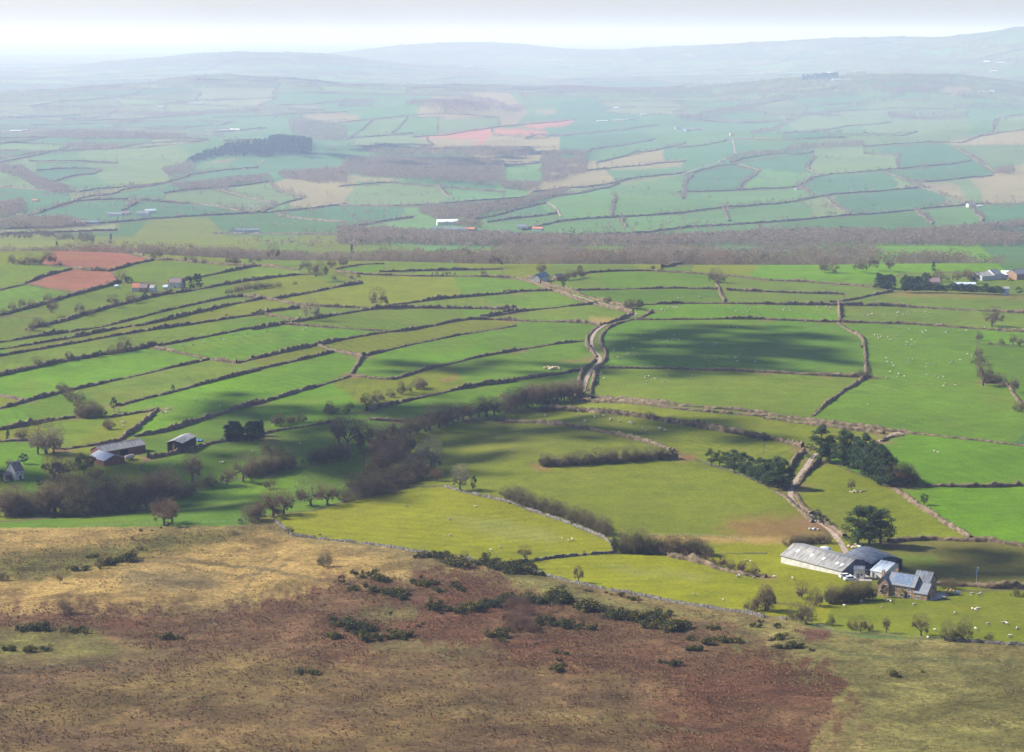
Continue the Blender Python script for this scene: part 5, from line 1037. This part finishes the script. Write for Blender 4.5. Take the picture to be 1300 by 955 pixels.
# post-and-wire fences
M_post=mat('fence_post_wood',(.16,.13,.10),(.30,.25,.20),2,coord='World')
for g in groups('''the straw verge below the hill field G 720,712 900,712 1050,716 1180,735 | the pines on the hill field bank G 1000,350 1150,395 1250,435 1300,462 | the yard bank beyond the farmhouse L 860,325 1050,333 1180,346 1300,347 | the foot of the sunny paddock L 110,500 230,520 350,560 600,580 900,605 | the far foot of the shaded moor pasture I 400,40 700,28 1000,20 1300,15'''):
    tk=g.split(' '); i=next(k for k,v in enumerate(tk) if len(v)==1 and v.isupper()); nm=' '.join(tk[:i]); l=parse(' '.join(tk[i:])); x,y,z=ground([p[0] for p in l],[p[1] for p in l]); P2,_=resample(np.stack([x,y],1),3.2); m=MB(); Z_=H(P2[:,0],P2[:,1]); m2=MB()
    for j,(q,zz) in enumerate(zip(P2,Z_)):
        m.tube((q[0],q[1],zz-.2),(q[0]+random.gauss(0,.03),q[1],zz+1.15),.06,.055,5)
        if j:
            for hh in (.4,.75,1.05): m2.tube((P2[j-1][0],P2[j-1][1],Z_[j-1]+hh),(q[0],q[1],zz+hh),.012,.012,3)
    r=bpy.data.objects.new('wire_fence',None); COL.objects.link(r); tag(r,'post-and-wire fence along '+nm,'fence'); o=m.build('posts',M_post,r); o.name='post_line'; m2.build('wire',B_['grey'],r)
# --- the left-hand farm
r,L_=place(cp('N',602,243),cp('N',858,200),'brick_shed'); tag(r,'long shed with grey sheet roof and red brick walls on the left farm','shed'); r.rotation_euler[2]=r.rotation_euler[2]; 
gable(r,0,L_,0,9,3.2,5.2,3.2,'brick','fibre',.5); simple('','doorway',[(L_*.42,L_*.42+4.0,-.05,0,-1,2.7)],'void',r)
r,L_=place(cp('N',580,282),cp('N',735,268),'grey_shed'); tag(r,'pale grey roofed shed standing in front of the brick shed','shed'); r.location=gp(*cp('N',735,270)); r.rotation_euler[2]+=math.pi/2+.25; gable(r,0,13,0,10.5,2.6,4.6,None,'brick','grey',.5)
r,L_=place(cp('N',985,205),cp('N',1075,196),'timber_barn'); tag(r,'dark barn with grey roof and open timber-framed end','barn'); 
W_=L_; Ln=17; m=MB(); m.box(0,W_,0,Ln,-1.5,-.02); m.box(.0,.2,0,Ln,-.02,4.6); m.box(W_-.2,W_,0,Ln,-.02,4.6); m.box(.2,W_-.2,Ln-.2,Ln,-.02,4.6); m.box(W_*.5,W_-.2,.0,.2,-.02,4.6); m.build('wall',B_['black'],r)
r.rotation_euler[2]-=.75
m=MB()
for xa,za,xb,zb in ((-.4,4.5,W_/2,5.8),(W_/2,5.8,W_+.4,4.5)):
    for z_,fl in ((.13,0),(0,1)):
        p=[(xa,-.5,za+z_),(xb,-.5,zb+z_),(xb,Ln+.5,zb+z_),(xa,Ln+.5,za+z_)]; m.poly(p[::-1] if fl else p)
    m.poly([(xa,-.5,za),(xb,-.5,zb),(xb,-.5,zb+.13),(xa,-.5,za+.13)])
m.poly([(W_,-.5,4.5),(W_+.4,-.5,4.5),(W_+.4,Ln+.5,4.5),(W_,Ln+.5,4.5)]); m.build('roof',B_['fibre'],r)
simple('','post',[(.2,.5,-.12,.1,-1.5,4.5)],'timber',r); simple('','post',[(W_*.5-.5,W_*.5-.02,-.12,.1,-1.5,4.6)],'timber',r); simple('','timber_stack',[(W_*.28,W_*.48,1.0,4.0,-.02,3.2)],'timber',r)
rough_pile(*cp('N',1165,140),8,1.2,'tarp','tarpaulin_heap','blue tarpaulin heap beside the dark timber barn','tarpaulin',1.4)
a=gp(*cp('N',800,198)); r=bpy.data.objects.new('feed_silo',None); COL.objects.link(r); r.location=a; tag(r,'squat white-topped tank at the brick shed wall','tank'); m=MB(); m.tube((0,0,-1),(0,0,2.0),1.5,1.5,14); m.build('drum',mat('green_tank',(.05,.16,.10)),r); m=MB(); m.ell((0,0,2.0),(1.55,1.55,.8),14,5,cut=0); m.build('lid',B_['frame'],r,True)
a=gp(*cp('N',765,250)); r=bpy.data.objects.new('slurry_tanker',None); COL.objects.link(r); r.location=a; r.rotation_euler=(0,0,1.0); tag(r,'grey cylindrical tanker parked beside the pale grey shed','tanker'); m=MB(); m.tube((-2.2,0,1.4),(2.2,0,1.4),1.0,1.0,14); m.ell((-2.2,0,1.4),(.5,1,1),12,6); m.ell((2.2,0,1.4),(.5,1,1),12,6); m.build('barrel',B_['pink'],r,True)
for y_ in (-.9,.9): m=MB(); m.tube((.3,y_-.15,.55),(.3,y_+.15,.55),.55,.55,12); m.build('wheel',B_['rubber'],r)
def cottage(A,B,w,ef,rg,label,wm='white',rm='slate',nwin=2,name='cottage',chim=True,cat='cottage',turn=0):
    r,L_=place(A,B,name); tag(r,label,cat); r.rotation_euler[2]+=turn; wl,rf=gable(r,0,L_,0,w,ef,rg,None,wm,rm,ov=.25)
    for i in range(nwin):
        xx=L_*(i+.6)/(nwin+.2); window(wl,xx,ef-1.4,.9,.9,0)
    if nwin>1: simple('','door',[(L_*.48,L_*.48+.9,-.05,0,0,1.95)],'black',r)
    if chim:
        for x_ in (.1,L_-.8): m=MB(); m.box(x_,x_+.7,w/2-.35,w/2+.35,rg-.6,rg+1.1); m.build('chimney',B_[wm],rf)
    return r
cottage(cp('N',92,374),cp('N',150,370),7,4.2,7.4,'small white cottage with weathered tiles among the left-hand trees','white','purple',2,turn=.5)
cottage(cp('E',285,395),cp('E',310,390),4,2.4,3.9,'tiny white outbuilding half hidden in the bare trees','white','slate',1,'outbuilding',False,'outbuilding')
cottage(cp('E',20,438),cp('E',48,436),4,2.2,3.6,'low pale outbuilding at the garden edge left of the white cottage','pink','purple',1,'outbuilding',False,'outbuilding')
cottage(cp('A',845,299),cp('A',902,300),7,4.6,7.8,'white two-storey cottage beside tall dark conifers','white','purple',3)
cottage(cp('A',660,318),cp('A',694,319),8,3.4,6.4,'cottage with a bright orange tiled roof and grey gable','grey','redroof',1,'barn',False,'barn',turn=.3); cottage(cp('A',696,320),cp('A',735,320),8,3.6,6.2,'brown stone barn joined to the orange-roofed one','stone','purple',1,'barn',False,'barn')
cottage(cp('A',738,319),cp('A',768,320),6,3.4,5.4,'small white building left of the garden trees','white','fibre',1,'outbuilding',False,'outbuilding'); cottage(cp('A',815,309),cp('A',838,309),5,2.4,4.0,'low white shed in front of the tall white cottage','white','pale',1,'outbuilding',False,'outbuilding')
cottage(cp('A',573,300),cp('A',590,300),4,1.8,2.6,'tiny pale trailer shed in the hedge by the ploughed field','pale','pale',0,'field_shed',False,'shed')
cottage(cp('C',178,275),cp('C',258,262),8,4.2,7.2,'long whitewashed cottage with grey slate roof at the lane head','white','slate',3,turn=.25); cottage(cp('C',262,262),cp('C',300,258),5,3.0,5.0,'low lean-to hidden by trees at the cottage end','stone','slate',1,'outbuilding',False,'outbuilding')
cottage(cp('D',812,289),cp('D',878,290),8,3.6,6.6,'pinkish cottage behind the clipped evergreen screen','pink','purple',2); cottage(cp('D',955,294),cp('D',1060,294),9,2.4,3.4,'low long pale-roofed shed behind the evergreen screen','fibre' if False else 'grey','pale',0,'shed',False,'shed')
cottage(cp('D',1090,262),cp('D',1150,258),16,3.6,6.2,'grey stone-walled shed at the left of the upper farm','grey','fibre',0,'shed',False,'shed'); cottage(cp('D',1152,258),cp('D',1192,256),16,4.4,8.0,'tall dark-gabled barn in the middle of the upper farm','grey','dark',0,'barn',False,'barn')
cottage(cp('D',1195,252),cp('D',1262,252),14,3.4,6.0,'white-roofed long shed of the upper farm','white','sky',0,'shed',False,'shed'); cottage(cp('D',1264,258),cp('D',1320,252),12,4.6,7.8,'dark slate-roofed house at the end of the upper farm','stone','slate',1,'house',True,'house')
cottage(cp('D',1192,333),cp('D',1224,334),5,5.0,6.4,'narrow blue and white hut at the end of the evergreen screen','pale','fibre',1,'field_hut',False,'hut')
a=gp(*cp('D',1232,262)); r=bpy.data.objects.new('telehandler',None); COL.objects.link(r); r.location=a; tag(r,'yellow telehandler parked in front of the upper farm sheds','tractor'); simple('','body',[(-2.2,2.2,-.9,.9,.7,1.5)],'yellow',r); simple('','cab',[(-1.0,.4,-.8,.1,1.502,2.6)],'glass',r); m=MB(); m.tube((-2,.6,1.9),(3.2,.6,2.6),.18,.15); m.build('boom',B_['yellow'],r)
for x_ in (-1.5,1.5):
    for y_ in (-.95,.95): m=MB(); m.tube((x_,y_-.2,.6),(x_,y_+.2,.6),.6,.6,12); m.build('wheel',B_['rubber'],r)
# distant houses and sheds: crop x,y  length  depth  height  wall roof
FARB='''
a long white farmhouse of the distant village: X 250,848 26 9 6 white purple | a pale shed end of the distant village: X 300,840 30 10 5 white pale | a small barn of the distant village: X 345,842 16 10 5 grey slate | a whitewashed row in the distant village: X 430,810 24 9 5 white slate | a cottage in the distant village: X 470,806 14 8 5 pink purple | a tall white house in the distant village: X 535,812 20 9 8 white slate | a bright gable in the distant village: X 565,800 16 9 6 white pale
a grey-roofed barn below the valley hedges: X 905,872 24 12 5 grey dark | a second grey-roofed barn below the valley hedges: X 945,873 20 12 5 grey slate | a brown cottage on the left slope: X 130,757 10 7 4 pink redroof | a white terrace at the far left: X 20,497 26 10 6 white fibre | a bright shed at the far left: X 60,495 34 12 6 white sky | a pale barn at the far left: X 92,492 24 12 6 pink fibre
a pale long shed on the left hills: X 740,392 50 16 7 white fibre | a white cottage on the left hills: X 600,405 22 10 7 white pale | a grey farm on the rolling left hills: X 810,496 26 12 6 grey slate | a pale barn on the rolling left hills: X 840,493 30 12 7 white fibre | a white barn on the rolling left hills: X 880,491 34 12 7 white sky | a tiny house on the rolling left hills: X 1030,440 16 9 6 white slate
the open-fronted white shed of the valley farm: Y 410,846 30 14 8 white sky | the low blue-grey shed of the valley farm: Y 380,864 26 14 4 pale dark | the striped shed of the valley farm: Y 430,866 26 14 4 pale slate | a grey lean-to of the valley farm: Y 465,868 16 10 4 grey dark | the red-roofed barn of the valley farm: Y 490,868 14 9 5 brick redroof | a pale gable near the valley farm: Y 550,892 8 8 8 white slate
the white gabled house right of the valley farm: Y 688,862 13 9 7 white slate | a slate cottage in the valley hamlet: Y 600,880 14 8 5 stone slate | a pale cottage in the valley hamlet: Y 635,882 14 8 5 pink slate | a dark barn in the valley hamlet: Y 660,886 16 9 5 stone dark | a small house in the valley hamlet: Y 575,884 9 7 5 white slate
a white barn on the far slope: Y 990,458 40 12 6 white pale | a brown shed on the far slope: Y 1050,455 40 14 7 pink fibre | a pale barn on the far slope: Y 1095,452 30 14 7 grey slate | a white cottage on the far slope: Y 1145,434 24 10 7 white pale | a lone pale house on the far slope: Y 1040,410 20 10 9 white pale
a white house on the right plain: Y 1275,485 22 9 8 white slate | a grey house on the right plain: Z 45,492 26 10 7 grey slate | a pale terrace on the right plain: Z 75,490 30 10 7 pink purple | a cottage on the right plain: Z 20,490 16 9 6 white slate | a house at the pale track head: Z 205,508 10 9 8 pink purple | a white cottage at the pale track head: Z 180,525 14 8 5 white slate | a cottage on the pale track: Z 165,608 9 7 5 white slate
the square white house on its own by a long hedge: Z 1105,778 11 10 7 white slate | a low shed beside the square white house: Z 1135,777 9 6 3 white pale | a barn at the dark copse: Z 455,712 12 8 4 pink purple | a white farm on the right slope: Z 1150,350 30 12 8 white fibre | a cottage on the right slope: Z 1180,347 22 10 8 white sky | a low barn on the right slope: Z 1215,436 24 10 5 white purple
a white farm on the right ridge: Z 570,276 40 16 9 white sky | a shed on the right ridge: Z 600,302 44 14 7 white pale | a barn on the right ridge: Z 635,304 36 14 7 grey fibre | a distant white mansion under the blue hills: Z 1185,272 40 16 14 white pale | a distant house under the blue hills: Z 1160,236 40 16 12 white sky | a distant terrace under the blue hills: Z 1215,240 50 16 12 white pale | a distant barn under the blue hills: Z 680,270 40 14 7 pink fibre
a white warehouse on the blue plain: Y 490,250 60 30 10 pink fibre | a long pale warehouse on the blue plain: Y 865,246 110 30 10 pink fibre | a low pale shed on the blue plain: Y 815,294 120 40 10 pink fibre | a faint white shed in the valley wood: D 92,124 9 6 4 white sky | a rusty roof beyond the valley wood: C 165,12 14 9 5 white redroof
'''
for g in groups(FARB.replace('\n','|').replace('||','|')):
    lb,rest=g.split(': '); t=rest.split(); x,y=cp(t[0],*map(float,t[1].split(','))); L_,w_,h_=map(float,t[2:5]); p=gp(x,y); fs_=1.3 if p.y>2600 else 1; L_*=fs_; w_*=fs_; h_*=fs_; nm='house' if any(k in lb for k in('house','cottage','terrace','row','mansion')) else 'barn'
    r=bpy.data.objects.new(nm,None); COL.objects.link(r); r.location=(p.x-L_/2,p.y,p.z); r.rotation_euler=(0,0,random.Random(int(x*13+y)).uniform(-.35,.35)); tag(r,lb.replace('a ','',1) if lb.startswith('a ') else lb.replace('the ','',1),nm)
    wl,rf=gable(r,0,L_,0,w_,h_*.62,h_,None,t[5],t[6],ov=.3,base=-3)
    if nm=='house' and p.y<4500: window(wl,L_*.3,h_*.25,1.4,1.3,0); window(wl,L_*.7,h_*.25,1.4,1.3,0)
# ---------------------------------------------------------------- sheep
M_wool=mat('fleece',(.40,.36,.28),(.60,.55,.45),4,bump=.3); M_face=mat('sheep_face',(.45,.40,.33)); 
def sheep_mesh(graze,lie=False):
    m=MB(); z=.62 if not lie else .38
    m.ell((0,0,z),(.56,.27,.29),10,7); m.ell((-.2,0,z+.02),(.36,.28,.28),10,6); m.ell((.35,0,z+.03),(.3,.24,.26),9,6)
    hz_=.35 if graze else z+.28; m.tube((.5,0,z+.08),(.74,0,hz_+.05),.15,.10,7); m.ell((.82,0,hz_),(.17,.09,.10),8,5,1); 
    for s in (-1,1): m.ell((.74,s*.12,hz_+.06),(.05,.07,.03),6,4,1)
    if not lie:
        for x_ in (-.36,.34):
            for y_ in (-.15,.15): m.tube((x_,y_,.5),(x_,y_,-.03),.065,.04,5,1)
    m.ell((-.56,0,z+.02),(.08,.05,.13),6,4)
    me=bpy.data.meshes.new('sheep'); me.from_pydata(m.v,[],m.f); me.materials.append(M_wool); me.materials.append(M_face); me.polygons.foreach_set('material_index',m.mi); me.polygons.foreach_set('use_smooth',[True]*len(m.f)); me.update(); return me
SH=[sheep_mesh(True),sheep_mesh(False),sheep_mesh(True,False),sheep_mesh(False,True)]
FLOCK='''
in the field behind the cottage on the left hill; A 970,590 60,20 4 | in the field behind the cottage on the left hill; A 1120,560 20,6 3 | in the field behind the cottage on the left hill; A 1210,540 60,12 6 | below the mid-left hedges; A 1050,880 150,30 4 | at the crook of the brown hedge; E 830,90 25,12 7 | in the small left paddock; E 650,165 40,20 4
in the shaded left pasture; E 1110,350 40,6 3 | in the shaded left pasture; E 870,352 30,6 2 | in the small lit paddock; B 380,430 35,6 4 | in the small lit paddock; B 250,435 12,5 2 | in the bright green field on the left; B 260,505 20,8 3 | in the bright green field on the left; B 60,520 60,20 4 
on the lit strip above the shaded field; C 830,405 50,16 14 | on the lit strip above the shaded field; C 1170,412 110,14 14 | on the small green slope; C 850,358 80,8 4 | on the small green slope; C 980,345 30,5 3 | in the darkest shaded field; C 820,560 70,28 12 | in the darkest shaded field; C 600,630 60,30 9 | in the darkest shaded field; C 1160,490 40,10 5 | in the darkest shaded field; C 1200,660 60,16 6 | in the darkest shaded field; C 780,510 60,12 3 | in the darkest shaded field; C 680,575 120,60 5 | in the darkest shaded field; C 1050,660 50,10 3 | in the darkest shaded field; C 1000,560 60,30 3
in the field below the shaded one; C 740,755 80,20 7 | in the field below the shaded one; C 490,750 40,40 5 | in the field below the shaded one; C 940,742 8,4 2
on the lit strip by the crossroads of hedges; D 100,405 60,10 7 | on the lit strip by the crossroads of hedges; D 310,405 50,12 9 | in the pale upper field; D 560,435 60,10 8 | in the pale upper field; D 700,430 60,14 9 | in the pale upper field; D 820,425 20,5 3 | in the big right-hand pasture; D 530,540 60,14 5 | in the big right-hand pasture; D 680,500 60,10 5 | in the big right-hand pasture; D 900,520 120,8 9 | in the big right-hand pasture; D 610,560 60,20 5 | in the big right-hand pasture; D 730,575 30,16 7 | in the big right-hand pasture; D 670,670 60,30 6 | in the big right-hand pasture; D 750,665 12,4 2 | in the big right-hand pasture; D 830,690 30,12 3 | in the big right-hand pasture; D 660,740 50,20 7 | in the big right-hand pasture; D 870,735 60,14 5 | in the big right-hand pasture; D 955,665 30,14 6 | in the big right-hand pasture; D 930,785 40,10 3 | in the big right-hand pasture; D 1020,645 20,12 3 | in the big right-hand pasture; D 517,878 10,6 1 | by the spreading tree; D 1180,500 80,8 4
on the long hill pasture; G 440,125 60,14 7 | on the long hill pasture; G 390,148 16,8 3 | on the long hill pasture; G 530,132 14,8 3 | on the long hill pasture; G 620,145 50,16 7 | on the long hill pasture; G 750,185 60,10 8 | on the long hill pasture; G 205,112 14,6 2
in the sunlit yellow pasture; F 770,563 6,6 1 | in the sunlit yellow pasture; F 1124,565 8,5 1 | in the sunlit yellow pasture; F 1095,582 8,4 1 | in the sunlit yellow pasture; F 990,630 8,5 1 | in the sunlit yellow pasture; F 965,714 6,3 1 | in the sunlit yellow pasture; F 988,713 4,3 1 | in the sunlit yellow pasture; F 1198,785 6,4 1 | in the sunlit yellow pasture; F 1238,769 6,4 1 | in the sunlit yellow pasture; F 1285,548 6,4 1 | in the sunlit yellow pasture; G 25,548 5,3 1 | in the sunlit yellow pasture; G 292,730 8,4 1 | in the sunlit yellow pasture; G 330,734 14,4 2 | in the sunlit yellow pasture; G 470,706 6,4 1
in the lower sunlit meadow; G 1172,920 6,5 1 | in the lower sunlit meadow; O 945,880 8,5 1 | in the lower sunlit meadow; O 790,846 6,4 1 | in the lower sunlit meadow; O 1030,755 8,5 1 | in the lower sunlit meadow; O 1107,762 8,4 1 | in the lower sunlit meadow; O 1085,665 20,6 2 | in the lower sunlit meadow; M 145,355 6,4 1 | in the lower sunlit meadow; M 10,345 6,4 1
below the farmhouse; L 400,436 8,4 1 | below the farmhouse; L 488,413 10,5 2 | below the farmhouse; L 618,413 16,6 3 | below the farmhouse; L 585,445 5,4 1 | below the farmhouse; L 750,430 8,4 1 | in the bottom right paddock; L 950,474 6,4 1 | in the bottom right paddock; L 1055,452 18,8 4 | in the bottom right paddock; L 860,558 6,4 1 | in the bottom right paddock; L 820,597 5,3 1 | in the bottom right paddock; L 1205,520 12,6 2 | in the bottom right paddock; L 1262,552 14,6 2 | in the bottom right paddock; L 1235,586 10,5 2 | in the bottom right paddock; L 1030,385 8,5 1 | in the bottom right paddock; L 1060,555 5,4 1 | in the bottom right paddock; L 1115,525 5,4 1 | in the bottom right paddock; L 1060,380 30,8 3
in the meadow right of the pines; H 860,300 60,20 2 | in the shaded stream pasture; F 240,260 8,5 1 | in the shaded stream pasture; F 5,295 8,4 1 | on the ridge field; L 440,240 10,5 1 | beneath the right-hand thin trees; D 1230,575 50,6 4
'''
ns=0; sr=random.Random(9); xy=[]; meta=[]
for g in groups(FLOCK.replace('\n','|').replace('||','|')):
    w_,rest=g.split('; '); t=rest.split(); cx_,cy_=map(float,t[1].split(',')); rx_,ry_=map(float,t[2].split(','))
    for i in range(int(t[3])):
        xy.append(cp(t[0],cx_+sr.uniform(-1,1)*rx_,cy_+sr.uniform(-1,1)*ry_)); meta.append((w_,int(t[3])))
x,y,z=ground([p[0] for p in xy],[p[1] for p in xy])
for i,(X,Y,Z) in enumerate(zip(x,y,z)):
    lie=sr.random()<.2; me=SH[3] if lie else SH[sr.randrange(2)]; o=link('sheep',me); sc_=sr.uniform(.9,1.1) if Y<900 else 1.12; lamb=sr.random()<.18
    if lamb: sc_*=.6
    o.location=(X,Y,Z); o.scale=(sc_,)*3; o.rotation_euler=(0,0,sr.uniform(0,6.28)); b=('lamb' if lamb else 'sheep')
    lb=('small white lamb ' if lamb else ('white sheep lying ' if lie else 'white sheep grazing '))+meta[i][0]; tag(o,lb,'sheep',lb); ns+=1
print('sheep',ns,time.time()-T0)
# ---------------------------------------------------------------- clouds over the valley (their shadows mottle the fields)
SUN_EL,SUN_AZ=R(37),R(-76)
sd=Vector((math.sin(SUN_AZ)*math.cos(SUN_EL),math.cos(SUN_AZ)*math.cos(SUN_EL),math.sin(SUN_EL)))
cm_=bpy.data.materials.new('cloud_vapour'); cm_.use_nodes=True; nt=cm_.node_tree; nt.nodes.remove(nt.nodes['Principled BSDF']); a_=nt.nodes.new('ShaderNodeBsdfDiffuse'); b_=nt.nodes.new('ShaderNodeBsdfTranslucent'); c_=nt.nodes.new('ShaderNodeMixShader')
a_.inputs[0].default_value=(.9,.9,.92,1); b_.inputs[0].default_value=(.9,.9,.92,1); nt.links.new(a_.outputs[0],c_.inputs[1]); nt.links.new(b_.outputs[0],c_.inputs[2]); nt.links.new(c_.outputs[0],nt.nodes['Material Output'].inputs[0])
import bmesh
bm=bmesh.new(); bmesh.ops.create_icosphere(bm,subdivisions=1,radius=1); ICOV=np.array([v.co[:] for v in bm.verts]); ICOF=np.array([[v.index for v in f.verts] for f in bm.faces]); bm.free()
CL='''
925,440 150,32 .57 | 250,630 330,30 .4 | 470,590 160,40 .48 | 640,540 130,26 .45 | 380,520 160,22 .35 | 180,620 120,30 .35 | 830,548 150,20 .3 | 1240,722 110,20 .5 |  1230,655 70,14 .4
 600,470 160,14 .35
560,190 160,12 .25
'''
cr=np.random.default_rng(4); nc_=0
words=['large flat-bottomed','ragged','thin broken','heavy','wispy','long drifting','small','scattered']
for i,g in enumerate(groups(CL)):
    a,b,k=g.split(); px,py=map(float,a.split(',')); rx,ry=map(float,b.split(',')); k=float(k)
    q=[gp(px,py),gp(px+rx,py),gp(px-rx,py),gp(px,min(py+ry,940)),gp(px,py-ry)]; c=q[0]; ex=(q[1]-q[2])/2; ey=(q[4]-q[3])/2; Ax=math.hypot(ex.x,ex.y); Ay=math.hypot(ey.x,ey.y); far_=c.y>2400; rad=9. if not far_ else 40.
    n=int(math.pi*Ax*Ay/(math.pi*rad**2)*2.2*k*1.4); n=min(max(n,12),3400); t=cr.uniform(0,6.283,n); s=np.abs(np.sqrt(cr.random(n))*.95+cr.normal(0,.16,n))
    gx_=c.x+ex.x*s*np.cos(t)+ey.x*s*np.sin(t); gy_=c.y+ex.y*s*np.cos(t)+ey.y*s*np.sin(t)
    m=fbm(gx_+i*99,gy_,70 if not far_ else 400,3)>(-9 if k>.55 else (-.4 if k>.42 else -.1)); gx_,gy_=gx_[m],gy_[m]; n=len(gx_)
    if n<3: continue
    h=(1750 if not far_ else 2600)+cr.normal(0,35,n); P=np.stack([gx_+sd.x*h,gy_+sd.y*h,c.z+sd.z*h],1); rr=rad*cr.uniform(.6,1.35,n)
    V=(P[:,None]+ICOV[None]*rr[:,None,None]*np.array([1,1,.7])*(1+.2*cr.uniform(-1,1,(n,len(ICOV),1)))).reshape(-1,3); Fq=(ICOF[None]+np.arange(n)[:,None,None]*len(ICOV)).reshape(-1,3)
    o=link('cloud',np_mesh('cloud',V,Fq,[cm_],smooth=True)); tag(o,'white broken cloud drifting over the sunward side of the valley','cloud','clouds over the valley'); nc_+=n
print('cloud puffs',nc_)
# ---------------------------------------------------------------- tussocks of bracken and dead grass on the moor
M_brk=mat('dead_bracken',(.10,.048,.024),(.26,.135,.066),.9,c3=(.17,.085,.042),coord='World',detail=6); M_sedge=mat('dead_grass_tussock',(.15,.12,.045),(.32,.235,.10),.7,c3=(.23,.175,.07),coord='World',detail=6)
hr=np.random.default_rng(77); N_=170000; yy=np.sqrt(hr.uniform(415**2,745**2,N_)); xx=hr.uniform(-.29,.29,N_)*yy; zz=H(xx,yy); qx,qy=project(xx,yy,zz)
def rs(m): return m[np.clip((qy-PY0).astype(int),0,RH-1),np.clip((qx-PX0).astype(int),0,RW-1)]
inm=rs(polymask(MOORP))>.5; bk=np.zeros((RH,RW),np.float32); gr=np.zeros((RH,RW),np.float32)
for g in groups(PATCH):
    t=g.split(); mm=blur(polymask([cp(t[3],*map(float,q.split(','))) for q in t[4:]]),4)
    if t[0]=='mo': bk=np.maximum(bk,mm)
    elif t[0] in('br','br2'): bk=np.maximum(bk,mm*.45)
    elif t[0] in('ol',): bk=bk*(1-mm)+.4*mm
    elif t[0] in ('gr','mg2','sn','st'): bk=bk*(1-mm)
b=rs(bk); clump=fbm(xx,yy,7,3); patch_=fbm(xx,yy,24,3); keepb=inm&(hr.random(N_)<b*np.clip(.62+.9*clump+.6*patch_,0.05,1)); keepg=inm&~keepb&(hr.random(N_)<np.clip(.10+.8*clump+.35*patch_,0,.8)*(1-.5*b))
def tufts(name,m,mt,h0,n,label):
    X,Y,Z=xx[m],yy[m],zz[m]; k=len(X); T=[]
    for s in range(5):
        r=np.random.default_rng(s); a=r.uniform(0,6.28,n); d=np.stack([np.cos(a),np.sin(a),r.uniform(.5,1.5,n)],1); base=np.stack([np.cos(a)*.25,np.sin(a)*.25,np.zeros(n)],1)*r.uniform(.2,1,(n,1)); sd_=np.stack([-np.sin(a),np.cos(a),np.zeros(n)],1)*.16
        T.append(np.stack([base-sd_,base+sd_,base+d*np.array([.5,.5,.55])*r.uniform(.6,1.2,(n,1))],1).reshape(-1,3))
    T=np.stack(T); B=T[hr.integers(0,5,k)]*(h0*hr.uniform(.5,1.5,k))[:,None,None]; an=hr.uniform(0,6.28,k); c,s=np.cos(an)[:,None],np.sin(an)[:,None]
    V=np.stack([B[:,:,0]*c-B[:,:,1]*s+X[:,None],B[:,:,0]*s+B[:,:,1]*c+Y[:,None],B[:,:,2]+Z[:,None]-.03],-1).reshape(-1,3)
    o=link(name,np_mesh(name,V,np.arange(len(V)).reshape(-1,3),[mt])); tag(o,label,None,None,'stuff'); print(name,k)
tufts('bracken',keepb,M_brk,.55,7,'flattened red-brown dead bracken over the lower moor'); tufts('moor_grass',keepg,M_sedge,.48,6,'tussocks of pale dead grass on the moor')
# ---------------------------------------------------------------- light, air, camera
SUN_EL,SUN_AZ=R(37),R(-76)           # azimuth measured from +Y (view) towards +X
sd=Vector((math.sin(SUN_AZ)*math.cos(SUN_EL),math.cos(SUN_AZ)*math.cos(SUN_EL),math.sin(SUN_EL)))
w=bpy.data.worlds.new('World'); S.world=w; w.use_nodes=True; wn=w.node_tree
sk=wn.nodes.new('ShaderNodeTexSky'); sk.sky_type='NISHITA'; sk.sun_disc=False; sk.sun_elevation=SUN_EL; sk.sun_rotation=SUN_AZ
sk.air_density=1.0; sk.dust_density=.85; sk.altitude=300
vv=wn.nodes.new('ShaderNodeVectorMath'); vv.operation='MULTIPLY'; vv.inputs[1].default_value=(.93,.97,1.20); wn.links.new(sk.outputs[0],vv.inputs[0]); wn.links.new(vv.outputs[0],wn.nodes['Background'].inputs[0]); wn.nodes['Background'].inputs[1].default_value=SKY
sl_=bpy.data.lights.new('sun','SUN'); sl_.energy=SUN; sl_.angle=R(.53); sl_.color=(1,.95,.86)
so=bpy.data.objects.new('sun',sl_); COL.objects.link(so); so.rotation_euler=(-sd).to_track_quat('-Z','Y').to_euler(); so.location=(0,0,900)
zmin=float(GZ.min())-1; hz=MB(); hz.box(-95000,95000,-300,61000 if False else 60500,zmin,CZ+HTOP)
hm=bpy.data.materials.new('haze_air'); hm.use_nodes=True; hn=hm.node_tree; hn.nodes.remove(hn.nodes['Principled BSDF'])
pv=hn.nodes.new('ShaderNodeVolumePrincipled'); pv.inputs['Color'].default_value=(*HCOL,1); pv.inputs['Absorption Color'].default_value=(.84,.84,.84,1); pv.inputs['Density'].default_value=HDEN; pv.inputs['Anisotropy'].default_value=HG
hn.links.new(pv.outputs[0],hn.nodes['Material Output'].inputs['Volume'])
ho=hz.build('haze',hm); tag(ho,'pale blue spring haze over the valley',None,None,'stuff')
cam=bpy.data.cameras.new('camera'); co=bpy.data.objects.new('camera',cam); COL.objects.link(co); S.camera=co
cam.sensor_width=36; cam.lens=36*F/1300; cam.clip_start=.5; cam.clip_end=200000
co.location=(0,0,CZ); co.rotation_euler=(math.pi/2-PIT,0,0)
S.view_settings.view_transform='Standard'; S.view_settings.look='None'; S.view_settings.gamma=1; S.view_settings.exposure=EXPO
c=S.cycles; c.use_denoising=True; c.volume_bounces=VB; c.max_bounces=6; c.diffuse_bounces=2; c.transparent_max_bounces=8; c.use_adaptive_sampling=True; c.adaptive_threshold=.012
try: c.denoiser='OPENIMAGEDENOISE'
except Exception: pass
finish_labels()
print('done',time.time()-T0,len(S.objects))
